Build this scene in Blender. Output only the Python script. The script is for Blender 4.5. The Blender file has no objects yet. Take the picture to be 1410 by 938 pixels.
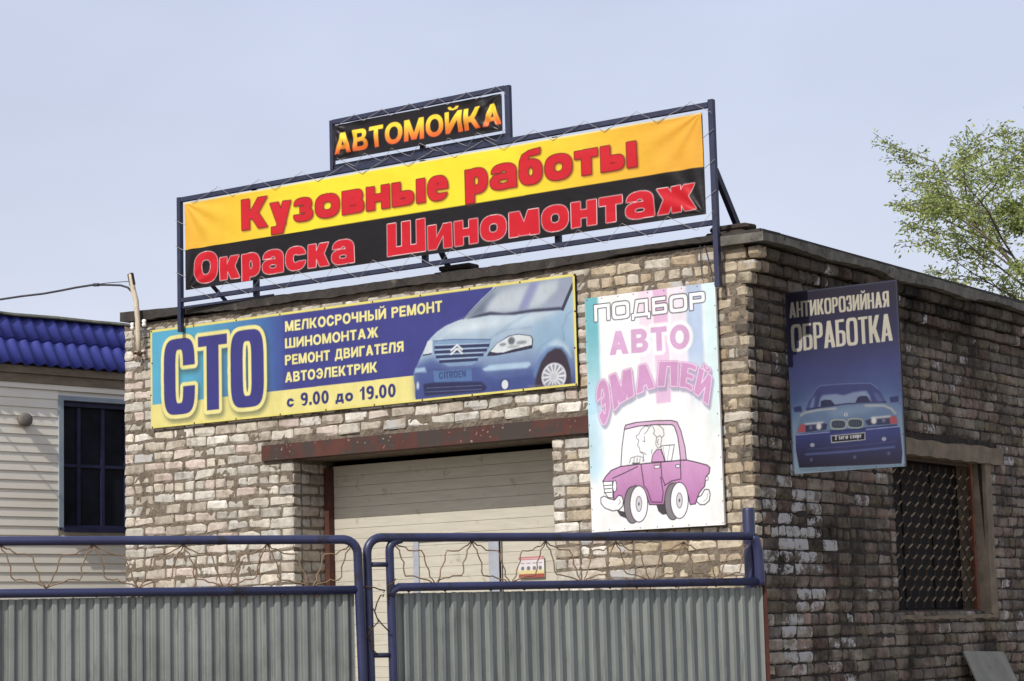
import bpy, math, random
import numpy as np
from mathutils import Vector, Matrix
random.seed(7); rng=np.random.RandomState(7)
SC=bpy.context.scene; COL=SC.collection

# ------------------------------------------------------------------ camera
F_PX,PITCH,ROLL=3115.4,0.13089,-0.02723
EYE=np.array([0,0,1.6])
_cp,_sp,_cr,_sr=math.cos(PITCH),math.sin(PITCH),math.cos(ROLL),math.sin(ROLL)
FW=np.array([0,_cp,_sp]); _up=np.array([0,-_sp,_cp]); _rt=np.array([1.,0,0])
RT=_cr*_rt+_sr*_up; UP=-_sr*_rt+_cr*_up
cd=bpy.data.cameras.new('camera'); cam=bpy.data.objects.new('camera',cd); COL.objects.link(cam)
cd.sensor_width=36; cd.lens=36*F_PX/1410; cd.clip_start=.1; cd.clip_end=6000
M=Matrix.Identity(4)
for i in range(3): M[i][0],M[i][1],M[i][2],M[i][3]=RT[i],UP[i],-FW[i],EYE[i]
cam.matrix_world=M; SC.camera=cam
def ray(x,y): return FW+(x-705)/F_PX*RT-(y-469)/F_PX*UP

# ------------------------------------------------------------------ sky, sun, exposure
A=-0.60015                                    # direction of the garage front
U3=np.array([math.cos(A),math.sin(A),0]); B3=np.array([-math.sin(A),math.cos(A),0]); N3=-B3
ELEV=math.radians(44); DEL=math.radians(0.4)
sh=N3*math.cos(DEL)-U3*math.sin(DEL)
w=bpy.data.worlds.new('World'); SC.world=w; w.use_nodes=True
nt=w.node_tree; bg=nt.nodes['Background']
sky=nt.nodes.new('ShaderNodeTexSky'); sky.sky_type='NISHITA'; sky.sun_disc=False
sky.sun_elevation=ELEV; sky.sun_rotation=math.atan2(sh[0],sh[1])%(2*math.pi)
sky.air_density=1.0; sky.dust_density=4.0; sky.ozone_density=1.5; sky.altitude=100
veil=nt.nodes.new('ShaderNodeMix'); veil.data_type='RGBA'; veil.inputs[0].default_value=.78      # thin bright spring haze over the clear sky
nt.links.new(sky.outputs[0],veil.inputs[6]); wtc=nt.nodes.new('ShaderNodeTexCoord'); wsp=nt.nodes.new('ShaderNodeSeparateXYZ'); nt.links.new(wtc.outputs['Generated'],wsp.inputs[0])
wr=nt.nodes.new('ShaderNodeValToRGB'); nt.links.new(wsp.outputs[2],wr.inputs[0]); we=wr.color_ramp.elements; we.new(.5)
for k_,(p_,c_) in enumerate(((0.,(.935,.965,1.095,1)),(.30,(.70,.75,.935,1)),(1.,(.62,.70,.88,1)))): we[k_].position=p_; we[k_].color=c_
wn_=nt.nodes.new('ShaderNodeTexNoise'); wn_.inputs['Scale'].default_value=5; wn_.inputs['Detail'].default_value=4; wmp=nt.nodes.new('ShaderNodeMapping'); wmp.inputs['Scale'].default_value=(1,1,2.5); nt.links.new(wtc.outputs['Generated'],wmp.inputs[0]); nt.links.new(wmp.outputs[0],wn_.inputs['Vector'])
wmr=nt.nodes.new('ShaderNodeMapRange'); wmr.inputs[1].default_value=.3; wmr.inputs[2].default_value=.7; wmr.inputs[3].default_value=5.75; wmr.inputs[4].default_value=6.5; nt.links.new(wn_.outputs[0],wmr.inputs[0])
wvm=nt.nodes.new('ShaderNodeVectorMath'); wvm.operation='SCALE'; nt.links.new(wr.outputs[0],wvm.inputs[0]); nt.links.new(wmr.outputs[0],wvm.inputs['Scale']); nt.links.new(wvm.outputs[0],veil.inputs[7])
nt.links.new(veil.outputs[2],bg.inputs[0]); bg.inputs[1].default_value=0.124
sd=bpy.data.lights.new('sun','SUN'); sun=bpy.data.objects.new('sun',sd); COL.objects.link(sun)
sd.energy=3.2; sd.angle=math.radians(.6); sd.color=(1,.965,.91)
sv=Vector((sh[0]*math.cos(ELEV),sh[1]*math.cos(ELEV),math.sin(ELEV)))
sun.rotation_euler=sv.to_track_quat('Z','Y').to_euler(); sun.location=(-30,-30,40)
vs=SC.view_settings; vs.view_transform='Standard'; vs.look='None'; vs.gamma=1; vs.exposure=0.3; vs.use_curve_mapping=False

# ------------------------------------------------------------------ helpers
def lin(c):
    c=np.asarray(c,float)/255.
    return np.where(c<=.04045,c/12.92,((c+.055)/1.055)**2.4)
def rgb(*c): l=lin(c); return (float(l[0]),float(l[1]),float(l[2]),1)
class Fr:
    def __init__(s,o,ang): s.o=np.array(o,float); s.a=ang; s.x=np.array([math.cos(ang),math.sin(ang),0]); s.y=np.array([-math.sin(ang),math.cos(ang),0])
    def w(s,p): return s.o+s.x*p[0]+s.y*p[1]+np.array([0,0,p[2]])
    def px(s,x,y,b=0.):                         # where the line of sight meets the upright plane y=b of this frame
        d=ray(x,y); t=((s.o+s.y*b-EYE)@s.y)/(d@s.y); q=EYE+t*d-s.o; return (float(q@s.x),float(q[2]))
    def sx(s,x,y,u=0.):                         # the same for the upright plane x=u
        d=ray(x,y); t=((s.o+s.x*u-EYE)@s.x)/(d@s.x); q=EYE+t*d-s.o; return (float(q@s.y),float(q[2]))
C0=EYE+ray(1034,560)*17.9; C0[2]=0
GA=Fr(C0,A)                                    # garage: x along the front, y into the building
d0=ray(0,600); HA=Fr(list((EYE+d0*(24.2/d0[1]))[:2])+[0],math.radians(90-44.6))   # house front
WO=Fr((0,0,0),0)
ORG={}
def thing(name,label,cat,fr=WO,p=(0,0,0),group=None,kind=None):
    o=bpy.data.objects.new(name,None); COL.objects.link(o); o.empty_display_size=.2
    o.location=fr.w(p); o.rotation_euler=(0,0,fr.a)
    if label: o['label']=label
    if cat: o['category']=cat
    if group: o['group']=group
    if kind: o['kind']=kind
    ORG[o.name]=(fr,np.array(p,float)); return o
def tag(o,label=None,cat=None,group=None,kind=None):
    for k,v in (('label',label),('category',cat),('group',group),('kind',kind)):
        if v: o[k]=v
    return o
class MB:
    def __init__(s): s.v=[]; s.f=[]; s.m=[]
    def add(s,vs,fs,m=0):
        n=len(s.v); s.v+= [tuple(float(c) for c in p) for p in vs]; s.f+=[tuple(i+n for i in f) for f in fs]; s.m+=[m]*len(fs); return s
    def box(s,x0,y0,z0,x1,y1,z1,m=0):
        return s.add([(x0,y0,z0),(x1,y0,z0),(x1,y1,z0),(x0,y1,z0),(x0,y0,z1),(x1,y0,z1),(x1,y1,z1),(x0,y1,z1)],
          [(0,3,2,1),(4,5,6,7),(0,1,5,4),(1,2,6,5),(2,3,7,6),(3,0,4,7)],m)
    def bar(s,p,q,wd,dp,m=0,side=(0,1,0)):       # rectangular bar between two points
        p=np.array(p,float); q=np.array(q,float); d=q-p; d/=np.linalg.norm(d); sd_=np.array(side,float); sd_-=d*(sd_@d); sd_/=np.linalg.norm(sd_); n=np.cross(d,sd_)
        vs=[e+n*(wd/2)*a+sd_*(dp/2)*b for e in (p,q) for a,b in ((-1,-1),(1,-1),(1,1),(-1,1))]
        return s.add(vs,[(0,1,2,3),(7,6,5,4),(0,4,5,1),(1,5,6,2),(2,6,7,3),(3,7,4,0)],m)
    def tube(s,pts,r,n=8,m=0,cap=True):
        P=[np.array(p,float) for p in pts]; R=r if hasattr(r,'__len__') else [r]*len(P)
        n0=None; rings=[]
        for i,p in enumerate(P):
            t=(P[min(i+1,len(P)-1)]-P[max(i-1,0)]); t/=max(np.linalg.norm(t),1e-9)
            if n0 is None:
                a=np.array([0,0,1.]) if abs(t[2])<.9 else np.array([1.,0,0]); n0=np.cross(t,a)
            n0=n0-t*(n0@t); n0/=np.linalg.norm(n0); b=np.cross(t,n0)
            rings.append([p+R[i]*(math.cos(2*math.pi*k/n)*n0+math.sin(2*math.pi*k/n)*b) for k in range(n)])
        vs=[q for rg in rings for q in rg]; fs=[]
        for i in range(len(P)-1):
            for k in range(n): fs.append((i*n+k,i*n+(k+1)%n,(i+1)*n+(k+1)%n,(i+1)*n+k))
        if cap: fs.append(tuple(range(n))[::-1]); fs.append(tuple((len(P)-1)*n+k for k in range(n)))
        return s.add(vs,fs,m)
    def build(s,name,mats,parent=None,smooth=False,local=False,kind=None):
        me=bpy.data.meshes.new(name); V=np.array(s.v,float).reshape(-1,3)
        if parent is not None and not local and parent.name in ORG:
            V=V-ORG[parent.name][1]
        me.from_pydata(V.tolist(),[],s.f)
        mats=mats if isinstance(mats,(list,tuple)) else [mats]
        for m_ in mats: me.materials.append(m_)
        if len(mats)>1: me.polygons.foreach_set('material_index',s.m)
        if smooth: me.polygons.foreach_set('use_smooth',[True]*len(s.f))
        me.update(); o=bpy.data.objects.new(name,me); COL.objects.link(o)
        if parent is not None:
            o.parent=parent; r=root_of(parent)
            if parent.name in ORG: ORG[o.name]=ORG[parent.name]
        if kind: o['kind']=kind
        return o
def root_of(o):
    while o.parent: o=o.parent
    return o
def setcol(me,cols,name='Col'):
    at=me.color_attributes.new(name,'FLOAT_COLOR','POINT'); at.data.foreach_set('color',np.asarray(cols,np.float32).ravel())
def weld_dev(o,ang=35):
    pass

# ------------------------------------------------------------------ materials
def mat(name): m=bpy.data.materials.new(name); m.use_nodes=True; return m,m.node_tree,m.node_tree.nodes['Principled BSDF']
def nd(t,kind,**kw):
    n=t.nodes.new(kind)
    for k,v in kw.items(): setattr(n,k,v)
    return n
def sock(n,v,i): n.inputs[i].default_value=v
def ramp(t,stops):
    r=t.nodes.new('ShaderNodeValToRGB'); e=r.color_ramp.elements
    while len(e)<len(stops): e.new(.5)
    for k,(p,c) in enumerate(stops): e[k].position=p; e[k].color=c
    return r
def noise(t,scale,detail=5,rough=.6,coord='Object',stretch=None):
    tc=nd(t,'ShaderNodeTexCoord'); n=nd(t,'ShaderNodeTexNoise'); n.inputs['Scale'].default_value=scale; n.inputs['Detail'].default_value=detail; n.inputs['Roughness'].default_value=rough
    src=nd(t,'ShaderNodeNewGeometry').outputs['Position'] if coord=='Object' else tc.outputs[coord]
    if stretch: mp=nd(t,'ShaderNodeMapping'); mp.inputs['Scale'].default_value=stretch; t.links.new(src,mp.inputs[0]); src=mp.outputs[0]
    t.links.new(src,n.inputs['Vector']); return n
def bump(t,b,h,strength=.4,dist=.01):
    bp=nd(t,'ShaderNodeBump'); bp.inputs['Strength'].default_value=strength; bp.inputs['Distance'].default_value=dist; t.links.new(h,bp.inputs['Height']); t.links.new(bp.outputs[0],b.inputs['Normal']); return bp
def mixc(t,fac,a,b,mode='MIX'):
    m=nd(t,'ShaderNodeMix',data_type='RGBA',blend_type=mode)
    for s_,v in ((m.inputs[0],fac),(m.inputs[6],a),(m.inputs[7],b)):
        if hasattr(v,'is_output') or isinstance(v,bpy.types.NodeSocket): t.links.new(v,s_)
        else: s_.default_value=v
    return m.outputs[2]
def surface(name,c1,c2,scale=8,rough=.7,metal=0.,bs=.3,stretch=None,spots=None,coord='Object',spec=.4,bd=.004):
    m,t,b=mat(name); n=noise(t,scale,6,.65,coord,stretch); r=ramp(t,[(.3,c1),(.7,c2)]); t.links.new(n.outputs[0],r.inputs[0]); c=r.outputs[0]
    if spots:
        n2=noise(t,spots[0],8,.7,coord,spots[3] if len(spots)>3 else None); r2=ramp(t,[(spots[2],(0,0,0,1)),(min(1,spots[2]+.07),(1,1,1,1))]); t.links.new(n2.outputs[0],r2.inputs[0]); c=mixc(t,r2.outputs[0],c,spots[1])
    t.links.new(c,b.inputs['Base Color']); b.inputs['Roughness'].default_value=rough; b.inputs['Metallic'].default_value=metal; b.inputs['Specular IOR Level'].default_value=spec
    if bs: n3=noise(t,scale*4,6,.7,coord); bump(t,b,n3.outputs[0],bs,bd)
    return m
def brick_mat(name,source,sooty=False):
    m,t,b=mat(name)
    if source=='attr': s=nd(t,'ShaderNodeVertexColor',layer_name='Col'); c=s.outputs[0]; al=s.outputs[1]
    else: s=nd(t,'ShaderNodeObjectInfo'); c=s.outputs['Color']; al=s.outputs['Alpha']
    geo=nd(t,'ShaderNodeNewGeometry')
    def nz(sc,det=6,ro=.65):
        n=nd(t,'ShaderNodeTexNoise'); n.inputs['Scale'].default_value=sc; n.inputs['Detail'].default_value=det; n.inputs['Roughness'].default_value=ro; t.links.new(geo.outputs['Position'],n.inputs['Vector']); return n
    n=nz(18); r=ramp(t,[(.25,(.62,.60,.57,1)),(.55,(1,1,1,1)),(.8,(1.15,1.14,1.1,1))]); t.links.new(n.outputs[0],r.inputs[0])
    c=mixc(t,1.0,c,r.outputs[0],'MULTIPLY')
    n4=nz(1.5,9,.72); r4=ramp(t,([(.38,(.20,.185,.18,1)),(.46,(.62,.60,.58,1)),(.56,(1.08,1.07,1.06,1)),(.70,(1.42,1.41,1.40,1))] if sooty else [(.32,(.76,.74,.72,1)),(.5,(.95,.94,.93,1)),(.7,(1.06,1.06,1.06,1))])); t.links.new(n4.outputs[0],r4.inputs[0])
    c=mixc(t,1.0,c,r4.outputs[0],'MULTIPLY')
    n5=nz(7,7,.75); r5=ramp(t,[(.36,(.55,.52,.49,1)),(.5,(1,1,1,1))]); t.links.new(n5.outputs[0],r5.inputs[0]); c=mixc(t,.8,c,mixc(t,1.0,c,r5.outputs[0],'MULTIPLY'))
    # grime specks
    n2=nz(60,4,.7); r2=ramp(t,[(.60,(0,0,0,1)),(.72,(1,1,1,1))]); t.links.new(n2.outputs[0],r2.inputs[0])
    mu=nd(t,'ShaderNodeMath',operation='MULTIPLY'); t.links.new(r2.outputs[0],mu.inputs[0]); mu.inputs[1].default_value=.55
    c=mixc(t,mu.outputs[0],c,(.10,.085,.07,1))
    # lime bloom: alpha says how much of the brick is covered
    n3=nz(9,5,.75); ad=nd(t,'ShaderNodeMath',operation='SUBTRACT'); t.links.new(n3.outputs[0],ad.inputs[0]); t.links.new(al,ad.inputs[1])
    r3=ramp(t,[(.02,(1,1,1,1)),(.10,(0,0,0,1))]); t.links.new(ad.outputs[0],r3.inputs[0])
    # alpha 0 -> none
    c=mixc(t,r3.outputs[0],c,(.43,.42,.405,1))
    t.links.new(c,b.inputs['Base Color']); b.inputs['Roughness'].default_value=.92; b.inputs['Specular IOR Level'].default_value=.2
    nb=nz(45,8,.75); bump(t,b,nb.outputs[0],.55,.012); return m
M_brick=brick_mat('weathered_brick','obj'); M_brickj=brick_mat('weathered_brick_joined','attr'); M_bricks=brick_mat('sooty_brick','obj',True); M_bricksj=brick_mat('sooty_brick_joined','attr',True)
M_mortar=surface('mortar',rgb(92,82,71),rgb(134,122,106),14,.95,0,.8,None,(30,rgb(60,52,45),.58),bd=.02)
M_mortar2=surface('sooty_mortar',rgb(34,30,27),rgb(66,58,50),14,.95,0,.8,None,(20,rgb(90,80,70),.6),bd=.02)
M_bitumen=surface('bitumen_felt',rgb(40,37,35),rgb(66,61,56),8,.9,0,.4,None,(5,rgb(92,87,80),.62),bd=.008)
M_slab=surface('weathered_roof_edge',rgb(74,72,66),rgb(118,114,104),9,.9,0,.5,(.4,1,1),(12,rgb(48,46,42),.57))
M_lintel=surface('rusty_painted_steel',rgb(66,38,33),rgb(90,52,44),3,.75,.1,.3,None,(3.5,rgb(62,52,47),.47,(1,1,1)),coord='Object')
M_lintel2=surface('flaking_paint_chips',rgb(128,98,86),rgb(160,134,120),30,.9,0,.3)
M_conc=surface('rough_concrete',rgb(98,88,74),rgb(134,120,101),7,.92,0,.6,None,(10,rgb(168,112,66),.66))
M_plank=surface('cream_painted_plank',rgb(176,170,154),rgb(192,186,170),5,.6,0,.1,(.5,1,6),(6,rgb(162,154,134),.60))
M_brown=surface('brown_painted_frame',rgb(62,34,26),rgb(92,52,40),9,.65,0,.3)
M_greyframe=surface('grey_painted_frame',rgb(146,149,158),rgb(164,167,174),9,.6,0,.2)
M_dark=surface('dark_interior',rgb(14,13,13),rgb(24,22,22),3,.9,0,0)
M_glass=None
def glassm(name,c,r=.12):
    m,t,b=mat(name); n=noise(t,4,5,.6); rr=ramp(t,[(.3,c),(.7,tuple(min(1,x*2.2) for x in c[:3])+(1,))]); t.links.new(n.outputs[0],rr.inputs[0]); t.links.new(rr.outputs[0],b.inputs['Base Color']); b.inputs['Roughness'].default_value=r; b.inputs['Specular IOR Level'].default_value=.35
    nb=noise(t,2.5,2,.5); bump(t,b,nb.outputs[0],.08,.02); return m
M_glass=glassm('dusty_dark_glass',rgb(24,26,32)); M_glass2=glassm('grimy_glass',rgb(13,12,12),.8)
M_siding=surface('cream_vinyl_siding',rgb(226,219,202),rgb(236,229,214),2,.6,0,0,(.4,1,1),(1.4,rgb(198,193,176),.6))
M_frieze=surface('brown_timber_fascia',rgb(104,92,76),rgb(134,120,100),5,.85,0,.3,(.3,1,3))
M_bluetile=surface('blue_coated_steel',rgb(45,51,122),rgb(58,65,142),3,.5,0,.05,None,(4,rgb(66,72,134),.58),spec=.4)
M_ridge=surface('mossy_grey_capping',rgb(58,58,48),rgb(104,103,88),9,.85,0,.4,None,(8,rgb(40,44,34),.58))
M_trim=surface('pale_blue_trim',rgb(134,146,156),rgb(154,164,170),6,.6,0,.1)
M_bluewin=surface('dark_blue_window_paint',rgb(32,34,58),rgb(44,46,74),8,.5,0,.1)
M_bluepipe=surface('blue_painted_pipe',rgb(31,34,66),rgb(46,50,86),4,.4,.0,.2,None,(7,rgb(30,27,36),.56),spec=.55)
M_navy=surface('navy_painted_steel',rgb(34,37,60),rgb(46,50,76),9,.5,.1,.2,None,(16,rgb(84,62,52),.68),spec=.5)
M_rust=surface('rusty_wire',rgb(112,90,70),rgb(146,122,98),20,.8,.2,.3)
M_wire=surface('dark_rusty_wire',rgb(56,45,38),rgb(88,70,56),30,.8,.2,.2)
M_galv=None
def galv():
    m,t,b=mat('galvanised_sheet'); n=noise(t,3,6,.6,'Object',(1,1,.25)); r=ramp(t,[(.3,rgb(122,126,122)),(.7,rgb(146,150,145))]); t.links.new(n.outputs[0],r.inputs[0])
    n2=noise(t,26,5,.7,'Object',(1,1,.12)); r2=ramp(t,[(.52,(0,0,0,1)),(.75,(.7,.7,.7,1))]); t.links.new(n2.outputs[0],r2.inputs[0]); c=mixc(t,r2.outputs[0],r.outputs[0],rgb(84,88,84))
    n4=noise(t,1.3,4,.6); r4=ramp(t,[(.52,(0,0,0,1)),(.72,(.45,.45,.45,1))]); t.links.new(n4.outputs[0],r4.inputs[0]); c=mixc(t,r4.outputs[0],c,rgb(88,88,86))
    t.links.new(c,b.inputs['Base Color']); b.inputs['Metallic'].default_value=.45; b.inputs['Roughness'].default_value=.5
    nb=noise(t,40,6,.7); bump(t,b,nb.outputs[0],.15,.003); return m
M_galv=galv()
M_rope=surface('pale_rope',rgb(120,118,118),rgb(158,156,156),40,.9,0,0)
M_cable=surface('black_cable',rgb(48,46,52),rgb(70,66,72),20,.7,0,0)
M_porc=surface('white_porcelain',rgb(225,222,214),rgb(240,238,232),10,.3,0,0)
M_mast=surface('flaking_cream_pipe',rgb(176,160,136),rgb(205,192,170),14,.8,0,.4,(1,1,.4),(11,rgb(96,62,44),.55,0))if False else surface('flaking_cream_pipe',rgb(176,160,136),rgb(205,192,170),14,.8,0,.4,(1,1,.4),(11,rgb(96,62,44),.56))
M_timber=surface('weathered_timber',rgb(40,33,29),rgb(64,53,45),8,.9,0,.5,(1,.2,1))
M_grille_lit=surface('rusty_grille_lit',rgb(104,86,66),rgb(166,146,116),5,.6,.2,.3,None,(6,rgb(96,52,34),.56))  # rust, paled to paint in sky light on the rising grille diagonals
M_rustred=surface('rust_red_iron',rgb(84,48,34),rgb(126,78,54),10,.8,.1,.3,None,(9,rgb(50,34,30),.58))
M_board=surface('grey_asbestos_board',rgb(118,116,106),rgb(140,138,126),6,.9,0,.3,(1,1,.5),(8,rgb(92,90,80),.6))
M_white=surface('white_painted_board',rgb(226,224,220),rgb(238,236,232),6,.6,0,.1)
M_nail=surface('rusty_nail',rgb(70,48,40),rgb(96,66,52),20,.7,.3,0)
M_lamp=surface('dusty_grey_plastic',rgb(104,98,92),rgb(132,124,116),12,.8,0,.2)
M_bark=surface('grey_brown_bark',rgb(74,66,58),rgb(112,100,88),12,.9,0,.6,(1,1,.3))
def print_mat(name,rough=.45,wr=.0,dirt=.5):
    m,t,b=mat(name); v=nd(t,'ShaderNodeVertexColor',layer_name='Col')
    n=noise(t,5,6,.65,'Object',(1,1,.6)); r=ramp(t,[(.35,(.86,.85,.82,1)),(.65,(1,1,1,1))]); t.links.new(n.outputs[0],r.inputs[0])
    c=mixc(t,dirt,v.outputs[0],mixc(t,1.0,v.outputs[0],r.outputs[0],'MULTIPLY'))
    t.links.new(c,b.inputs['Base Color']); b.inputs['Roughness'].default_value=rough; b.inputs['Specular IOR Level'].default_value=.3
    if wr: nb=noise(t,2.2,3,.55,'Object',(1,1,1.6)); bump(t,b,nb.outputs[0],wr,.05)
    return m
M_vinyl=print_mat('printed_vinyl_banner',.4,.25,.4); M_print=print_mat('printed_board',.5,.06,1.0); M_print2=print_mat('faded_printed_board',.5,.06,1.0)
def leafm():
    m,t,b=mat('young_willow_leaves'); g=nd(t,'ShaderNodeNewGeometry'); r=ramp(t,[(0,rgb(100,116,56)),(.45,rgb(138,152,78)),(.8,rgb(166,176,100)),(1,rgb(178,180,122))]); t.links.new(g.outputs['Random Per Island'],r.inputs[0])
    t.links.new(r.outputs[0],b.inputs['Base Color']); b.inputs['Roughness'].default_value=.55
    tr=nd(t,'ShaderNodeBsdfTranslucent'); t.links.new(r.outputs[0],tr.inputs[0]); mx=nd(t,'ShaderNodeMixShader'); mx.inputs[0].default_value=.3
    t.links.new(b.outputs[0],mx.inputs[1]); t.links.new(tr.outputs[0],mx.inputs[2]); t.links.new(mx.outputs[0],t.nodes['Material Output'].inputs[0]); return m
M_leaf=leafm()
M_ground=surface('dusty_yard_ground',rgb(112,104,92),rgb(142,132,116),.6,.95,0,.5,None,(1.3,rgb(92,90,84),.55))

# ------------------------------------------------------------------ ground
g=MB(); g.add([(-3000,-3000,0),(3000,-3000,0),(3000,3000,0),(-3000,3000,0)],[(0,1,2,3)]); tag(g.build('ground',M_ground),kind='structure')

# ------------------------------------------------------------------ brick garage
garage=thing('brick_garage','pale brick garage with a wide cream door and signboards on its walls','garage',GA,(0,0,0))
FL=6.82; SL=11.0; HT=4.70; CH=.1004; ZJ=3.6496-36*CH       # joint heights z=ZJ+k*CH
DU0,DU1,DZ=-4.72,-1.905,3.27                               # door opening
WB0,WB1,WZ0,WZ1=2.58,4.60,1.715,3.15                       # side window opening
REC=.52
def wall_mesh():
    # backing walls (mortar): front with door opening, reveals; side with window opening
    e=.022; f=MB()
    f.box(-FL+e,e,0,DU0-e,REC+.1,HT); f.box(DU1+e,e,0,-.36,REC+.1,HT); f.box(-.36,e,0,-e,.36,HT); f.box(DU0-e,e+.002,DZ,DU1+e,REC+.1,HT); f.box(DU0-.2,.012,0,DU0-.0095,REC+.1,DZ); f.box(DU1+.0095,.012,0,DU1+.2,REC+.1,DZ)
    e=.026; s=MB(); s.box(-.36,.36,0,-e,WB0,HT); s.box(-.36,WB0,0,-e,WB1,WZ0-.02); s.box(-.36,WB0,WZ1,-e,WB1,HT); s.box(-.36,WB1,0,-e,SL,HT)
    return f,s
fm,sm=wall_mesh()
def mgrid(m,face,a,b,z0,z1,base,seed,st=.028):
    na,nz_=max(2,int((b-a)/st)),max(2,int((z1-z0)/st)); R_=np.random.RandomState(seed); n0=len(m.v)
    def sm_(A): return (A+np.roll(A,1,0)+np.roll(A,-1,0)+np.roll(A,1,1)+np.roll(A,-1,1))/5
    D=sm_(R_.normal(0,.0105,(nz_+1,na+1))); big=sm_(sm_(sm_(R_.normal(0,.03,(nz_+1,na+1))))); D=np.clip(D+big*.8,-.010,.0078)-.0018
    for j in range(nz_+1):
        for i in range(na+1):
            p=a+(b-a)*i/na; z=z0+(z1-z0)*j/nz_; d=base-D[j,i]
            m.v.append((p,d,z) if face=='f' else (-d,p,z))
    for j in range(nz_):
        for i in range(na):
            q=n0+j*(na+1)+i; m.f.append((q,q+1,q+na+2,q+na+1)); m.m.append(0)
mgrid(fm,'f',-FL+.01,DU0-.01,0,DZ,.0075,1); mgrid(fm,'f',DU1+.01,-.01,0,DZ,.0075,2); mgrid(fm,'f',-FL+.01,-.01,DZ,HT,.0075,3)
mgrid(sm,'s',.01,WB0-.01,0,HT,.012,4); mgrid(sm,'s',WB1+.17,8.2,0,HT,.012,5); mgrid(sm,'s',WB0-.01,WB1+.17,0,WZ0-.06,.012,6); mgrid(sm,'s',WB0-.01,WB1+.17,WZ1+.05,HT,.012,7)
front=fm.build('front_wall',M_mortar,garage); sidew=sm.build('side_wall',M_mortar2,garage)
bk=MB(); bk.box(-FL+.01,SL-.3,0,-.37,SL,HT); bk.box(-FL+.01,REC+.11,0,-FL+.31,SL-.31,HT); bk.build('rear_walls',M_mortar,garage)
rf=MB(); rf.box(-FL-.0,-.03,HT+.035,.19,SL+.1,HT+.07); rf.build('roof_deck',M_bitumen,garage)

def brick_proto(L,D,H,seed,rough=1.):
    r=random.Random(seed); vs=[]
    for sx in (-1,1):
        for sy in (-1,1):
            for sz in (-1,1):
                c=[max(.005,r.gauss(.0125,.005))*rough for _ in range(3)]
                if r.random()<.28*rough: c=[x*r.uniform(1.5,2.8) for x in c]
                c=[min(c[0],L*.2),min(c[1],D*.2,.018),min(c[2],H*.32)]
                j=lambda: r.gauss(0,.0022)*rough
                X,Y,Z=sx*L/2,sy*D/2,sz*H/2
                vs+= [(X+j()*0,Y-sy*c[1],Z-sz*c[2]),(X-sx*c[0],Y,Z-sz*c[2]+j()),(X-sx*c[0]+j(),Y-sy*c[1],Z)]
    idx=lambda sx,sy,sz,k: ((sx>0)*4+(sy>0)*2+(sz>0))*3+k
    fs=[]
    def orient(f):
        p=[np.array(vs[i]) for i in f]; n=np.cross(p[1]-p[0],p[2]-p[0]); c=sum(p)/len(p)
        return tuple(f) if n@c>0 else tuple(f[::-1])
    S=(-1,1)
    for s in S:
        fs.append([idx(s,-1,-1,0),idx(s,1,-1,0),idx(s,1,1,0),idx(s,-1,1,0)])
        fs.append([idx(-1,s,-1,1),idx(1,s,-1,1),idx(1,s,1,1),idx(-1,s,1,1)])
        fs.append([idx(-1,-1,s,2),idx(1,-1,s,2),idx(1,1,s,2),idx(-1,1,s,2)])
    for a in S:
        for b in S:
            fs.append([idx(-1,a,b,1),idx(1,a,b,1),idx(1,a,b,2),idx(-1,a,b,2)])
            fs.append([idx(a,-1,b,0),idx(a,1,b,0),idx(a,1,b,2),idx(a,-1,b,2)])
            fs.append([idx(a,b,-1,0),idx(a,b,1,0),idx(a,b,1,1),idx(a,b,-1,1)])
            for c_ in S: fs.append([idx(a,b,c_,0),idx(a,b,c_,1),idx(a,b,c_,2)])
    return np.array(vs),[orient(f) for f in fs]
PRO={}
for kind_,L in (('s',.25),('h',.12),('q',.185)):
    PRO[kind_]=[brick_proto(L,.12,.0915,100*ord(kind_)+i) for i in range(12)]
PMESH={}
def pmesh(kind_,i,sd_=False):
    if (kind_,i,sd_) not in PMESH:
        v,f=PRO[kind_][i]; me=bpy.data.meshes.new('brick'); me.from_pydata(v.tolist(),[],f); me.materials.append(M_bricks if sd_ else M_brick); me.update(); PMESH[(kind_,i,sd_)]=me
    return PMESH[(kind_,i,sd_)]
# colours ---------------------------------------------------------------
P_pale=[(206,199,186),(200,188,176),(192,188,180),(198,192,180),(218,213,203),(186,176,162),(198,183,172),(176,166,152),(206,197,180),(194,189,177),(182,177,167)]
P_tan=[(184,169,145),(172,155,131),(190,177,155),(166,151,131),(193,181,159),(178,167,149),(188,181,167)]
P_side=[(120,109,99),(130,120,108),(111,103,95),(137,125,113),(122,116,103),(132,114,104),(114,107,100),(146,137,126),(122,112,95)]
P_soot=[(66,60,56),(80,74,70),(60,55,52),(92,86,82)]
def vnoise(x,y,s):
    def h(i,j): return (math.sin(i*127.1+j*311.7+s*17.3)*43758.5453)%1
    i,j=math.floor(x),math.floor(y); fx,fy=x-i,y-j; fx=fx*fx*(3-2*fx); fy=fy*fy*(3-2*fy)
    return (h(i,j)*(1-fx)+h(i+1,j)*fx)*(1-fy)+(h(i,j+1)*(1-fx)+h(i+1,j+1)*fx)*fy
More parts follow.
